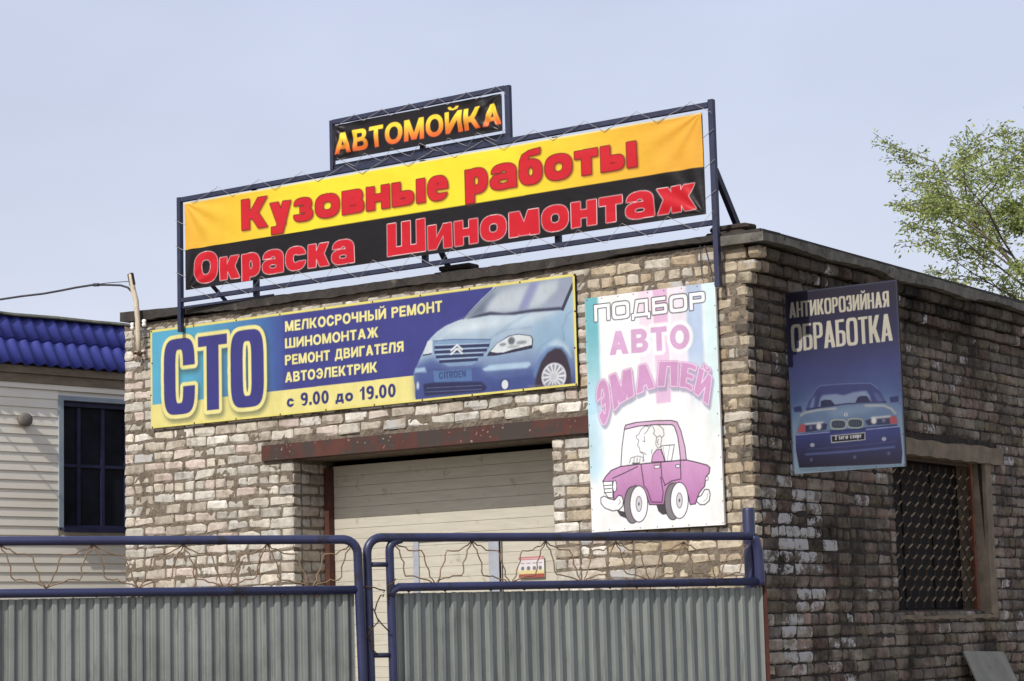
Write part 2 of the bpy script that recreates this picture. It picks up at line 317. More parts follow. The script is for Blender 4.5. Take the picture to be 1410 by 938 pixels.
def bcolor(face,x,z,r):
    al=0.
    if face=='f':
        p=(x+1.9)/1.1; t=min(1,max(0,p)); t=t if z>2.2 else t*.8
        t=max(t, min(1,max(0,(x+2.2)/.8)) if z>4.35 else 0)
        c=r.choice(P_tan) if r.random()<t else r.choice(P_pale)
        k=r.gauss(1.03,.06)*(.93+.12*vnoise(x*1.1,z*1.3,1))
        if z>4.45 and x<-2: k*=.9
        if x>-.5 and z>3.9: k*=.97
        if r.random()<.08: al=r.uniform(.36,.46)
    else:
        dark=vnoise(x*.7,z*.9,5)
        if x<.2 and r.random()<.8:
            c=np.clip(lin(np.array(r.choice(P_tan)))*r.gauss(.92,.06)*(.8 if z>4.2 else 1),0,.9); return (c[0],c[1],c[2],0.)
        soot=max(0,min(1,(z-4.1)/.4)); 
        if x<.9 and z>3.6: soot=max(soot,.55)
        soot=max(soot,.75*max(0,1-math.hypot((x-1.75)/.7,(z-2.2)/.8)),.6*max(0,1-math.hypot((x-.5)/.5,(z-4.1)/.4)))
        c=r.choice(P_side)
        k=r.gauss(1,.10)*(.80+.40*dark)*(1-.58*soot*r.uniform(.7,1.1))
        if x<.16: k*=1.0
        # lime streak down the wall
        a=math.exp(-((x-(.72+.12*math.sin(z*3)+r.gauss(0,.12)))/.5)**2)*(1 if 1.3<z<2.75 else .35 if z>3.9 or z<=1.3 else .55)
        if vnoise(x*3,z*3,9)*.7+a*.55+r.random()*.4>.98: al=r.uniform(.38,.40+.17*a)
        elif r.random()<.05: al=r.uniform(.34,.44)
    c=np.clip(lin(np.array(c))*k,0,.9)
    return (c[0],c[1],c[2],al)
BR=[]   # (face,kind,protoidx,(x,y,z),rotz,colour)
def runs(a,b,holes):
    out=[(a,b)]
    for h0,h1 in holes:
        nx=[]
        for p,q in out:
            if h1<=p or h0>=q: nx.append((p,q))
            else:
                if h0-p>.04: nx.append((p,h0))
                if q-h1>.04: nx.append((h1,q))
        out=nx
    return out
J=.0085
def lay(face,k,a,b,place,holes,hdr,zr,odd):
    z=ZJ+(k+.5)*CH; r=random.Random(k*7919+ord(face[0])*31+int(a*100))
    for p,q in runs(a,b,holes):
        x=p; first=True
        while q-x>.045:
            if hdr: L='h'
            elif first and odd and abs(p-a)<.01: L='h'
            elif first and odd: L='h'
            else: L='s' if r.random()>.05 else 'h'
            ln={'s':.25,'h':.12,'q':.185}[L]+r.gauss(0,.004)
            rem=q-x
            if ln>rem or rem-ln<.06: ln=rem if rem<.33 else ln
            if rem-ln<.06: ln=rem
            kd='h' if ln<.15 else ('q' if ln<.215 else 's')
            place(x,ln,z,kd,r); x+=ln+J+abs(r.gauss(0,.002)); first=False
def placef(x,ln,z,kd,r):
    pr=.0+r.uniform(-.003,.004); BR.append(('f',kd,r.randrange(12),(x+ln/2,.06+pr,z+r.gauss(0,.002)),r.gauss(0,.006),(ln/{'s':.25,'h':.12,'q':.185}[kd],1,r.uniform(.96,1.02)),bcolor('f',x+ln/2,z,r)))
def corb(z): return .135 if z>4.60 else .085 if z>4.50 else .045 if z>4.40 else 0.
def places(x,ln,z,kd,r):
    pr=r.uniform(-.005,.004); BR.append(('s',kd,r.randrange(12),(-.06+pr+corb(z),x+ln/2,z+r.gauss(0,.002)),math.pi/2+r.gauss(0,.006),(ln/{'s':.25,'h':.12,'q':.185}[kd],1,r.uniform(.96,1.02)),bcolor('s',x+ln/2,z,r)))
NK=int((HT-ZJ)/CH)+1
hdrc=[k for k in range(NK) if (k-30)%7==0]
for k in range(NK):
    z0=ZJ+k*CH; z1=z0+CH
    if z0<0 or z1>HT+.03: continue
    hd=k in hdrc; odd=k%2==1; zc=(z0+z1)/2; cb=corb(zc)
    fh=[]
    if zc<DZ: fh.append((DU0+0.0,DU1))
    if 3.26<zc<3.42: fh.append((-5.07,-1.3))
    # corner brick: on even courses the front brick shows its end on the side wall, on odd courses the other way round
    fend=(0 if not odd else -.13)+cb
    lay('f',k,-FL,fend,placef,fh,hd,zc,odd)
    sh_=[]
    if WZ0-.02<zc<WZ1+.03: sh_.append((WB0,WB1+.16 if zc<WZ1 else WB1))
    if WZ1<zc<3.30: sh_.append((2.25,5.0))
    lay('s',k,.13 if not odd else 0,SL,places,sh_,hd,zc,odd)
# door reveals (brick courses running inwards on both jambs)
def placej(x,ln,z,kd,r,s=1):
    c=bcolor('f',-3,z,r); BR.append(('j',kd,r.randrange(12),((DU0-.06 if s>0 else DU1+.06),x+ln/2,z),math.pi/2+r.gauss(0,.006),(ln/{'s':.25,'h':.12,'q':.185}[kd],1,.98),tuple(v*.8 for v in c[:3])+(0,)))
for k in range(NK):
    z0=ZJ+k*CH
    if z0<0 or z0+CH>DZ+.02: continue
    lay('j',k,.13,REC-.02,placej,[],False,z0,k%2==0); lay('J',k,.13,REC-.02,lambda *a_: placej(*a_,s=-1),[],False,z0,k%2==0)
# which bricks show largest in the photograph
SGN=[((207,455),(791,377),(794,531),(209,590)),((805,410),(984,390),(998,723),(815,733)),((1080,403),(1233,386),(1249,641),(1092,654))]
def inq(p,q):
    s=None
    for i in range(4):
        a,b=q[i],q[(i+1)%4]; c=(b[0]-a[0])*(p[1]-a[1])-(b[1]-a[1])*(p[0]-a[0])
        if s is None: s=c>0
        elif (c>0)!=s: return False
    return True
def proj(P):
    d=np.array(P)-EYE; z=d@FW; return (705+F_PX*(d@RT)/z,469-F_PX*(d@UP)/z,z)
sc_=[]
for i,(fc,kd,pi_,loc,rz,scl,cc) in enumerate(BR):
    x,y,z=proj(GA.w(loc)); ln={'s':.25,'h':.12,'q':.185}[kd]*scl[0]
    d=GA.w(loc)-EYE; d=d/np.linalg.norm(d)
    cosn=abs(d@(B3 if fc=='f' else U3)); area=ln*cosn/z/z
    if not(0<x<1410 and 0<y<938) or any(inq((x,y),q) for q in SGN): area=0
    if y>812 and x<1045: area=0
    sc_.append(area)
order=np.argsort(-np.array(sc_)); own=set(int(i) for i in order[:300])
joined={'f':([],[],[]),'s':([],[],[])}
for i,(fc,kd,pi_,loc,rz,scl,cc) in enumerate(BR):
    par=sidew if fc=='s' else front
    if i in own:
        o=bpy.data.objects.new('brick',pmesh(kd,pi_,fc=='s' and loc[1]>.2)); COL.objects.link(o); o.parent=par; o.location=loc; o.rotation_euler=(0,0,rz); o.scale=scl; o.color=cc
    else:
        v,f=PRO[kd][pi_]; c_,s_=math.cos(rz),math.sin(rz); q=v*np.array(scl); q=np.stack([q[:,0]*c_-q[:,1]*s_,q[:,0]*s_+q[:,1]*c_,q[:,2]],1)+np.array(loc)
        V,Fc,Cc=joined['s' if fc=='s' else 'f']; n=len(V)*24
        V.append(q); Fc+= [tuple(a+n for a in ff) for ff in f]; Cc.append(np.tile(np.array(cc),(24,1)))
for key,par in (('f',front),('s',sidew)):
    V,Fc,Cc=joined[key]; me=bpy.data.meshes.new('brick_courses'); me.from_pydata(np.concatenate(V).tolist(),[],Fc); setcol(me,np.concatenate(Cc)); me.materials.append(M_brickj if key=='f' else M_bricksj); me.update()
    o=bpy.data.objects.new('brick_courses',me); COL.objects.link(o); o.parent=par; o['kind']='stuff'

# roof edges: torn felt along the front, bent capping along the side
def strip(path_lo,path_hi,y0,y1,axis):
    m=MB(); n=len(path_lo)
    for i in range(n):
        x,zl=path_lo[i]; zh=path_hi[i][1]; j=rng.normal(0,.002)
        for (y,z) in ((y0+j,zl),(y0+j*.5,zh),(y1,zh+.006),(y1,zl)):
            m.v.append((x,y,z) if axis=='x' else (y,x,z))
    for i in range(n-1):
        for k in range(4): m.f.append((i*4+k,i*4+(k+1)%4,i*4+4+(k+1)%4,i*4+4+k))
    m.f+= [(3,2,1,0),tuple(4*(n-1)+k for k in range(4))]; m.m=[0]*len(m.f); return m
xs=np.linspace(-FL-.01,.17,120)
def ftop(x): return np.interp(x,[-6.9,-6.0,-4.5,-3,-1.2,-.2,.17],[4.83,4.80,4.775,4.775,4.765,4.775,4.775])
def fbot(x): return np.interp(x,[-6.9,-6.2,-5.0,-4.0,-3,-2.2,-1.6,-.9,.17],[4.735,4.725,4.70,4.70,4.70,4.675,4.70,4.725,4.735])+.006*math.sin(x*5)+rng.normal(0,.003)
o=strip([(x,fbot(x)) for x in xs],[(x,ftop(x)+rng.normal(0,.0015)) for x in xs],-.04,.3,'x').build('felt_edge',M_bitumen,garage)
xs=np.linspace(-.06,SL+.1,150)
o=strip([(x,4.672+.012*math.sin(x*4.3)+rng.normal(0,.003)-(.02 if 2.2<x<4.2 else 0)) for x in xs],[(x,np.interp(x,[0,3,5.5,11],[4.745,4.745,4.735,4.73])+rng.normal(0,.003)) for x in xs],.205,-.2,'y').build('eaves_capping',M_slab,garage)

# lintel over the door
m=MB(); m.box(-5.06,-.035,3.268,-1.35,.10,3.276); m.box(-5.06,-.035,3.276,-1.35,-.028,3.402); m.box(-5.06,-.035,3.402,-1.35,.10,3.410)
lint=m.build('lintel',M_lintel,garage)
m=MB()
for _ in range(60):
    x=random.choice([random.gauss(-4.75,.12),random.uniform(-4.5,-1.6),random.gauss(-2.6,.15),random.gauss(-3.6,.2)]); z=min(3.398,max(3.28,random.choice([random.uniform(3.28,3.4),random.gauss(3.385,.01)]))); s_=abs(random.gauss(.003,.004))+.002
    pts=[(x+s_*random.uniform(.6,1.4)*math.cos(a),-.0362,z+s_*random.uniform(.5,1.3)*math.sin(a)) for a in np.linspace(0,2*math.pi,7)[:-1]]
    m.add(pts,[tuple(range(6))])
m.build('paint_chips',M_lintel2,lint,kind='stuff')
# garage door: planks in a brown frame
doorp=MB(); doorp.box(DU0+.04,REC+.03,0,DU1,REC+.09,DZ-.06); door=doorp.build('garage_door',M_dark,garage)
z=.02; k=0
wk0,wk1,wkz=-3.755,-2.80,2.50
pk={}
def plank(x0,x1,z):
    key=round(x1-x0,3)
    if key not in pk:
        mb=MB(); h=.0955; c=.0025; L=x1-x0
        mb.v=[(0,0,c),(L,0,c),(L,0,h-c),(0,0,h-c),(0,c,0),(L,c,0),(L,c,h),(0,c,h),(0,.025,0),(L,.025,0),(L,.025,h),(0,.025,h)]
        mb.f=[(0,1,2,3),(4,5,1,0),(3,2,6,7),(8,9,5,4),(7,6,10,11),(0,3,7,4),(1,5,6,2),(4,7,11,8),(5,9,10,6)]; mb.m=[0]*9
        me=bpy.data.meshes.new('plank'); me.from_pydata(mb.v,[],mb.f); me.materials.append(M_plank); me.update(); pk[key]=me
    o=bpy.data.objects.new('plank',pk[key]); COL.objects.link(o); o.parent=door; o.location=(x0,REC+random.uniform(-.003,.002),z)
while z<DZ-.08:
    if z+.09<wkz:
        plank(DU0+.05,wk0-.012,z); plank(wk1+.012,DU1,z); plank(wk0,wk1,z)
    else: plank(DU0+.05,DU1,z)
    z+=.097
m=MB(); m.box(DU0,REC-.08,0,DU0+.055,REC+.03,DZ-.07); m.build('frame',M_brown,door)
for (a,b,c,d) in ((wk0,.05,wk0+.06,wkz-.02),(wk1-.13,.05,wk1-.02,wkz-.02),(wk0,wkz-.02,wk1,wkz+.012)):
    m=MB(); m.box(a,REC-.014,b,c,REC-.0045,d); m.build('wicket_strip',M_greyframe,door)
m=MB(); m.box(wk1-.016,REC-.02,.05,wk1-.006,REC-.006,wkz); m.build('seam',M_dark,door)

# side window: concrete lintel, plaster reveal, glass, expanded metal grille
ml=MB(); n=26
for i in range(n):
    b=2.2+(5.02-2.2)*i/(n-1); zt=3.285+.007*math.sin(i*1.3)+(.015 if i>16 else 0); zb=3.135+.006*math.sin(i*2.1)
    for (x,zz) in ((.03,zb),(.034,zt-.01),(.01,zt),(-.2,zt),(-.2,zb)): ml.v.append((x,b,zz))
for i in range(n-1):
    for k in range(5): ml.f.append((i*5+k,i*5+(k+1)%5,i*5+5+(k+1)%5,i*5+5+k))
ml.f+=[(4,3,2,1,0),tuple(5*(n-1)+k for k in range(5))]; ml.m=[0]*len(ml.f)
ml.build('window_lintel',M_conc,garage)
win=MB(); win.box(-.30,WB0+.0,WZ0,-.26,WB1,WZ1+.0); win=win.build('window',M_dark,garage)
m=MB(); m.add([(.007,WB1+.155,WZ0-.03),(.004,WB1+.0,WZ0-.0),(-.25,WB1-.08,WZ0+.0),(-.25,WB1+.155,WZ0-.03),(.007,WB1+.155,WZ1),(.004,WB1+.03,WZ1),(-.25,WB1-.08,WZ1),(-.25,WB1+.155,WZ1)],[(0,4,5,1),(1,5,6,2),(0,1,2,3),(4,7,6,5),(0,3,7,4),(2,6,7,3)]); m.build('plaster_reveal',M_conc,win)
m=MB(); n=16
for i in range(n):
    b=WB0-.02+(WB1+.15-WB0)*i/(n-1); 
    for p in ((.014+.006*math.sin(i*1.7),b,WZ0-.045+.008*math.sin(i*2.3)),(.012,b,WZ0-.012+.008*math.sin(i*1.1)),(-.25,b,WZ0+.01),(-.25,b,WZ0-.04)): m.v.append(p)
for i in range(n-1):
    for k in range(4): m.f.append((i*4+k,i*4+(k+1)%4,i*4+4+(k+1)%4,i*4+4+k))
m.f+=[(3,2,1,0),tuple(4*(n-1)+k for k in range(4))]; m.m=[0]*len(m.f); m.build('sill',M_conc,win)
wg0,wg1=WB0+.02,WB1-.085; gx=-.10
for i in range(3):
    m=MB(); a=wg0+(wg1-wg0)*i/3; m.box(-.255,a+.03,WZ0+.05,-.248,a+(wg1-wg0)/3-.03,WZ1-.04); m.build('pane',M_glass2,win)
for (b0,z0,b1,z1) in ((wg0,WZ0,wg0+.04,WZ1),(wg1-.045,WZ0,wg1,WZ1),(wg0+.04,WZ0+.01,wg1-.045,WZ0+.04),(wg0+.04,WZ1-.05,wg1-.045,WZ1-.01)):
    m=MB(); m.box(gx-.02,b0,z0,gx+.02,b1,z1); m.build('grille_frame',M_rustred if b0>3 else M_wire,win)
# expanded mesh: zigzag flat strands, sky light and shade painted as pale and dark rust
nst=20; pitch=(wg1-wg0-.10)/nst; zz0=WZ0+.06; cell=.19
for i in range(nst):
    b=wg0+.06+pitch*(i+.5); m=MB(); pts=[]; z=zz0; sgn=1 if i%2 else -1
    while z<WZ1-.05:
        j1,j2=random.gauss(0,.003),random.gauss(0,.003); am=pitch*.40
        pts+=[(b-sgn*am+j1,z),(b-sgn*am+j1,z+cell*.30),(b+sgn*am+j2,z+cell*.5),(b+sgn*am+j2,z+cell*.80)]; z+=cell
    pts=[p for p in pts if p[1]<WZ1-.05]
    for p,q in zip(pts[:-1],pts[1:]):
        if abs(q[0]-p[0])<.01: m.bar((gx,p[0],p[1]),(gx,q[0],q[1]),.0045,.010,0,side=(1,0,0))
        elif (q[0]-p[0])>0: m.bar((gx,p[0],p[1]),(gx,q[0],q[1]),.0095,.014,1,side=(1,0,0))  # rising diagonal: paler colour stands in for the sky light it catches
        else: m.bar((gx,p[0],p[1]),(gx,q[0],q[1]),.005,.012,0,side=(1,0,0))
    m.build('grille_strand',[M_wire,M_grille_lit],win)

# ------------------------------------------------------------------ raster painter for flat print
class Canvas:
    def __init__(s,u0,v0,u1,v1,res,bgc):
        s.u0,s.v0,s.u1,s.v1=u0,v0,u1,v1; s.nx=int(round((u1-u0)/res))+1; s.ny=int(round((v1-v0)/res))+1
        s.U=np.linspace(u0,u1,s.nx); s.V=np.linspace(v0,v1,s.ny); s.res=res
        s.img=np.ones((s.ny,s.nx,3))*np.array(bgc,float)
        s.UU,s.VV=np.meshgrid(s.U,s.V)
    def mask(s,pts,SS=3):
        P=np.array(pts,float); r=s.res
        i0=max(0,int((P[:,0].min()-s.u0)/r)-1); i1=min(s.nx,int((P[:,0].max()-s.u0)/r)+3); j0=max(0,int((P[:,1].min()-s.v0)/r)-1); j1=min(s.ny,int((P[:,1].max()-s.v0)/r)+3)
        m=np.zeros((s.ny,s.nx))
        if i1<=i0 or j1<=j0: return m
        off=(np.arange(SS)+.5)/SS-.5
        X=(s.U[i0:i1,None]+off[None]*r).ravel(); Y=(s.V[j0:j1,None]+off[None]*r).ravel()
        ins=np.zeros((len(Y),len(X)),bool)
        Q=np.roll(P,-1,0)
        for (xa,ya),(xb,yb) in zip(P,Q):
            if ya==yb: continue
            rows=((ya>Y)!=(yb>Y)); 
            if not rows.any(): continue
            xc=xa+(Y[rows]-ya)*(xb-xa)/(yb-ya); ins[rows]^=(X[None,:]<xc[:,None])
        mm=ins.reshape(j1-j0,SS,i1-i0,SS).mean((1,3)); m[j0:j1,i0:i1]=mm; return m
    def blur(s,m,k):
        k=int(k)
        if k<1: return m
        for ax in (0,1):
            for _ in range(2):
                p=np.pad(m,[(k,k) if a==ax else (0,0) for a in range(2)],mode='edge'); c=np.cumsum(p,ax); 
                z=np.zeros_like(np.take(c,[0],ax)); c=np.concatenate([z,c],ax); n=m.shape[ax]
                m=(np.take(c,range(2*k+1,2*k+1+n),ax)-np.take(c,range(0,n),ax))/(2*k+1)
        return m
    def dil(s,m,d):
        R=d/s.res; o=m.copy(); k=int(math.ceil(R))
        for a in range(-k,k+1):
            for b in range(-k,k+1):
                q=math.hypot(a,b)
                if q>R+.5: continue
                wgt=min(1,R+.5-q); sft=np.zeros_like(m)
                ys=slice(max(0,a),m.shape[0]+min(0,a)); yd=slice(max(0,-a),m.shape[0]+min(0,-a)); xs_=slice(max(0,b),m.shape[1]+min(0,b)); xd=slice(max(0,-b),m.shape[1]+min(0,-b))
                sft[ys,xs_]=m[yd,xd]; o=np.maximum(o,sft*wgt)
        return o
    def paint(s,m,col,al=1.):
        col=col(s.UU,s.VV) if callable(col) else np.array(col,float); a=(m*al)[...,None]; s.img=s.img*(1-a)+col*a
    def poly(s,pts,col,soft=0,al=1.): m=s.mask(pts); s.paint(s.blur(m,soft) if soft else m,col,al)
    def line(s,pts,wd,col,al=1.,soft=0):
        tot=np.zeros((s.ny,s.nx)); P=[np.array(p,float) for p in pts]
        for a,b in zip(P[:-1],P[1:]):
            d=b-a; L=np.linalg.norm(d)
            if L<1e-9: continue
            d/=L; n=np.array([-d[1],d[0]])*wd/2; e=d*wd*.35; tot=np.maximum(tot,s.mask([a-e+n,b+e+n,b+e-n,a-e-n]))
        s.paint(s.blur(tot,soft) if soft else tot,col,al)
    def ell(s,cx,cy,rx,ry,col,al=1.,soft=0): s.poly([(cx+rx*math.cos(t),cy+ry*math.sin(t)) for t in np.linspace(0,2*math.pi,29)[:-1]],col,soft,al)
    def mesh(s,name,mtl,parent,y,alb=.80,disp=None,base=None):
        X=s.UU; Z=s.VV; Y=np.full_like(X,y)
        if disp is not None: Y=Y+disp(X,Z)
        o_=ORG[parent.name][1]
        V=np.stack([X-o_[0],Y-o_[1],Z-o_[2]],-1).reshape(-1,3)
        nx,ny=s.nx,s.ny; i=np.arange((ny-1)*(nx-1)); r_=i//(nx-1); c_=i%(nx-1); a=r_*nx+c_
        Fq=np.stack([a,a+1,a+nx+1,a+nx],1)
        me=bpy.data.meshes.new(name); me.vertices.add(len(V)); me.vertices.foreach_set('co',V.ravel()); me.loops.add(Fq.size); me.loops.foreach_set('vertex_index',Fq.ravel().astype(np.int32)); me.polygons.add(len(Fq)); me.polygons.foreach_set('loop_start',np.arange(0,Fq.size,4,dtype=np.int32)); me.polygons.foreach_set('use_smooth',np.ones(len(Fq),bool)); me.update(); me.validate()
        fd=s.img*.93+s.img.mean(2,keepdims=True)*.07; fd=fd*.98+3; c=lin(np.clip(fd,0,255))*alb; setcol(me,np.concatenate([c,np.ones((ny,nx,1))],-1).reshape(-1,4)); me.materials.append(mtl)
        o=bpy.data.objects.new(name,me); COL.objects.link(o); o.parent=parent; return o
def grad(c0,c1,p0,p1):
    c0=np.array(c0,float); c1=np.array(c1,float); d=np.array(p1,float)-np.array(p0,float); L=d@d
    def f(X,Y):
        t=np.clip(((X-p0[0])*d[0]+(Y-p0[1])*d[1])/L,0,1)[...,None]; return c0+(c1-c0)*t
    return f
# ------------------------------------------------------------------ letter shapes
def Rq(x0,y0,x1,y1): return [(x0,y0),(x1,y0),(x1,y1),(x0,y1)]
def SEl(x0,y0,x1,y1,n=2.3,N=44):
    cx,cy,a,b=(x0+x1)/2,(y0+y1)/2,(x1-x0)/2,(y1-y0)/2; out=[]
    for t in np.linspace(0,2*math.pi,N+1)[:-1]:
        c,s_=math.cos(t),math.sin(t); out.append((cx+a*math.copysign(abs(c)**(2/n),c),cy+b*math.copysign(abs(s_)**(2/n),s_)))
    return out
def Dq(x0,y0,x1,y1,n=2.3):
    b=(y1-y0)/2; cy=(y0+y1)/2; a=min(x1-x0,b*1.25); xm=x1-a; out=[(x0,y0),(xm,y0)]
    for t in np.linspace(-math.pi/2,math.pi/2,20): c,s_=math.cos(t),math.sin(t); out.append((xm+a*abs(c)**(2/n),cy+b*math.copysign(abs(s_)**(2/n),s_)))
    return out+[(xm,y1),(x0,y1)]
def ds(x0,y0,x1,y1,th): return [(x0-th/2,y0),(x0+th/2,y0),(x1+th/2,y1),(x1-th/2,y1)]
def mir(ops,w): return [(s_,[(w-x,y) for x,y in p]) for s_,p in ops]
def glyph(ch,w,h,s,t,n):
    up=ch.upper(); low=ch!=up
    if low and ch=='р': return [('+',SEl(0,-.02*h,w,1.02*h,n)),('-',SEl(s,t,w-s,h-t,n)),('+',Rq(0,-.38*h,s,h))]
    if low and ch=='у': return [('+',ds(.55*s,h,w*.56,.0,1.12*s)),('+',ds(w-.55*s,h,.30*w+.3*s,-.38*h,1.08*s)),('+',Rq(.06*w,-.38*h,.40*w,-.38*h+t))]
    if low and ch=='е': return [('+',SEl(0,-.02*h,w,1.02*h,n)),('-',SEl(s,t*.85,w-s,h-t*.85,n)),('+',Rq(s*.5,.44*h,w-.3*s,.44*h+t*.7)),('-',Rq(.55*w,.27*h,w*1.02,.44*h))]
    if low and ch=='а': return [('+',SEl(.04*w,.2*h,w,1.02*h,n)),('-',SEl(.04*w+s,.2*h,w-s,1.02*h-t*.9,n)),('-',Rq(-.1*w,-.1*h,w*.5,.66*h)),('+',Rq(w-s,0,w,.6*h)),('+',SEl(0,-.02*h,w-.25*s,.62*h,n)),('-',SEl(s*.95,t*.7,w-s*.95,.62*h-t*.75,n))]
    if low and ch=='б': return [('+',SEl(0,-.02*h,w,1.0*h,n)),('-',SEl(s,t,w-s,h-t,n)),('+',[(0,.45*h),(s*.9,.6*h),(s*1.0,.95*h),(.45*w,1.12*h),(.92*w,1.16*h),(.96*w,1.40*h),(.45*w,1.36*h),(.14*w,1.22*h),(.02*w,.95*h)])]
    c=up
    if c=='А':
        a=s*1.1; o=w/2-.55*s; ya=h*(w/2-a)/o; cb=.2*h
        xx=lambda y: a+o*y/h
        return [('+',[(0,0),(o,h),(w-o,h),(w,0)]),('-',[(a,-.01),(xx(cb),cb),(w-xx(cb),cb),(w-a,-.01)]),('-',[(xx(cb+t),cb+t),(w/2,ya),(w-xx(cb+t),cb+t)])]
    if c=='Б': return [('+',Rq(0,h-t,w*.9,h)),('+',Dq(0,0,w,.6*h,n)),('-',Dq(s,t,w-s,.6*h-t,n)),('+',Rq(0,0,s,h))]
    if c=='В': return [('+',Dq(0,0,w,.55*h,n)),('+',Dq(0,.45*h,w*.94,h,n)),('-',Dq(s,t,w-s,.51*h-t/2,n)),('-',Dq(s,.51*h+t/2,w*.94-s,h-t,n))]
    if c=='Г': return [('+',Rq(0,0,s,h)),('+',Rq(0,h-t,w,h))]
    if c=='Д': return [('+',[(.09*w,0),(.24*w,h),(w*.9,h),(w*.9,0)]),('-',[(.1*w+s*.9,t),(.24*w+s*.85,h-t),(w*.9-s,h-t),(w*.9-s,t)]),('+',Rq(0,-.0,w,t)),('+',Rq(0,-.17*h,s*.8,t)),('+',Rq(w-s*.8,-.17*h,w,t))]
    if c=='Е': return [('+',Rq(0,0,s,h)),('+',Rq(0,0,w,t)),('+',Rq(0,h-t,w*.97,h)),('+',Rq(0,.5*h-t/2,w*.9,.5*h+t/2))]
    if c=='Ж':
        k=[('+',ds(w/2+s*.5,.42*h,w-.6*s,h,1.12*s)),('+',ds(w/2+s*.6,.6*h,w-.56*s,0,1.15*s))]
        return [('+',Rq(w/2-s/2,0,w/2+s/2,h))]+k+mir(k,w)
    if c=='З': return [('+',SEl(0,-.01*h,w,.57*h,n)),('+',SEl(.03*w,.45*h,w*.95,1.01*h,n)),('-',SEl(s*.95,t*.9,w-s,.51*h-t*.35,n)),('-',SEl(s*.95,.51*h+t*.4,w*.95-s,h-t*.9,n)),('-',Rq(-.1*w,.3*h,w*.45,.71*h)),('+',Rq(.33*w,.5*h-t*.42,.62*w,.5*h+t*.42))]
    if c in 'ИЙ':
        o=[('+',Rq(0,0,s,h)),('+',Rq(w-s,0,w,h)),('+',[(s*.9,0),(w-s*.9,.58*h),(w-s*.9,h),(s*.9,.42*h)])]
        if c=='Й': o+=[('+',SEl(.2*w,1.05*h,.8*w,1.36*h)),('-',SEl(.35*w,1.13*h,.65*w,1.5*h)),('-',Rq(0,1.22*h,w,1.6*h))]
        return o
    if c=='К': return [('+',Rq(0,0,s,h)),('+',ds(s*1.15,.34*h,w-.62*s,h,1.15*s)),('+',ds(s*1.3,.62*h,w-.58*s,0,1.18*s))]
    if c=='Л': return [('+',Rq(.2*w,h-t,w,h)),('+',Rq(w-s,0,w,h)),('+',ds(.5*s,0,.2*w+.5*s,h,s))]
    if c=='М': k=[('+',Rq(0,0,s,h)),('+',ds(.62*s,h,w/2,.02*h,1.08*s))]; return k+mir(k,w)
    if c=='Н': return [('+',Rq(0,0,s,h)),('+',Rq(w-s,0,w,h)),('+',Rq(0,.5*h-t/2,w,.5*h+t/2))]
    if c in 'О0': return [('+',SEl(0,-.015*h,w,1.015*h,n)),('-',SEl(s,t,w-s,h-t,n))]
    if c=='П': return [('+',Rq(0,0,s,h)),('+',Rq(w-s,0,w,h)),('+',Rq(0,h-t,w,h))]
    if c in 'РR':
        o=[('+',Dq(0,.4*h,w,h,n)),('-',Dq(s,.4*h+t,w-s,h-t,n)),('+',Rq(0,0,s,h))]
        return o+([('+',ds(w-.5*s,0,w*.5,.45*h,s*1.1))] if c=='R' else [])
    if c=='Я': return mir([('+',Dq(0,.38*h,w,h,n)),('-',Dq(s,.38*h+t,w-s,h-t,n)),('+',Rq(0,0,s,h)),('+',ds(w-.55*s,0,w*.52,.45*h,s*1.15))],w)
    if c=='С': return [('+',SEl(0,-.015*h,w,1.015*h,n)),('-',SEl(s,t,w-s,h-t,n)),('-',Rq(.52*w,.36*h,w*1.1,.64*h))]
    if c=='Э': return mir([('+',SEl(0,-.015*h,w,1.015*h,n)),('-',SEl(s,t,w-s,h-t,n)),('-',Rq(.5*w,.34*h,w*1.1,.66*h)),('+',Rq(s*.5,.5*h-t*.45,w*.66,.5*h+t*.45))],w)
    if c=='Т': return [('+',Rq(w/2-s/2,0,w/2+s/2,h)),('+',Rq(0,h-t,w,h))]
    if c=='У': return [('+',ds(.55*s,h,w*.56,.26*h,1.1*s)),('+',ds(w-.55*s,h,.36*w,0,1.05*s)),('+',Rq(.12*w,0,.42*w,t))]
    if c=='Ч': return [('+',Rq(w-s,0,w,h)),('+',Rq(0,.5*h,s,h)),('+',Rq(0,.38*h,w,.38*h+t))]
    if c=='Ш': return [('+',Rq(0,0,s,h)),('+',Rq(w-s,0,w,h)),('+',Rq(w/2-s/2,0,w/2+s/2,h)),('+',Rq(0,0,w,t))]
    if c=='Ы': return [('+',Dq(0,0,.66*w,.6*h,n)),('-',Dq(s,t,.66*w-s,.6*h-t,n)),('+',Rq(0,0,s,h)),('+',Rq(w-s,0,w,h))]
    if c in '1I': return [('+',Rq(w/2-s*.2,0,w/2+s*.8,h))]+([('+',[(w/2+s*.8,h),(0,.78*h),(0,.6*h),(w/2+s*.3,.8*h)])] if c=='1' else [])
    if c=='9': return [('+',SEl(0,-.015*h,w,1.01*h,n)),('-',SEl(s,t,w-s,h-t,n)),('-',Rq(-.1*w,.16*h,.5*w,.8*h)),('+',SEl(0,.38*h,w,1.015*h,n)),('-',SEl(s,.38*h+t,w-s,h-t,n))]
    if c=='3': return glyph('З',w,h,s,t,n)
    if c=='N': return [('+',Rq(0,0,s,h)),('+',Rq(w-s,0,w,h)),('+',[(s*.9,h),(w-s*.9,.42*h),(w-s*.9,0),(s*.9,.58*h)])]
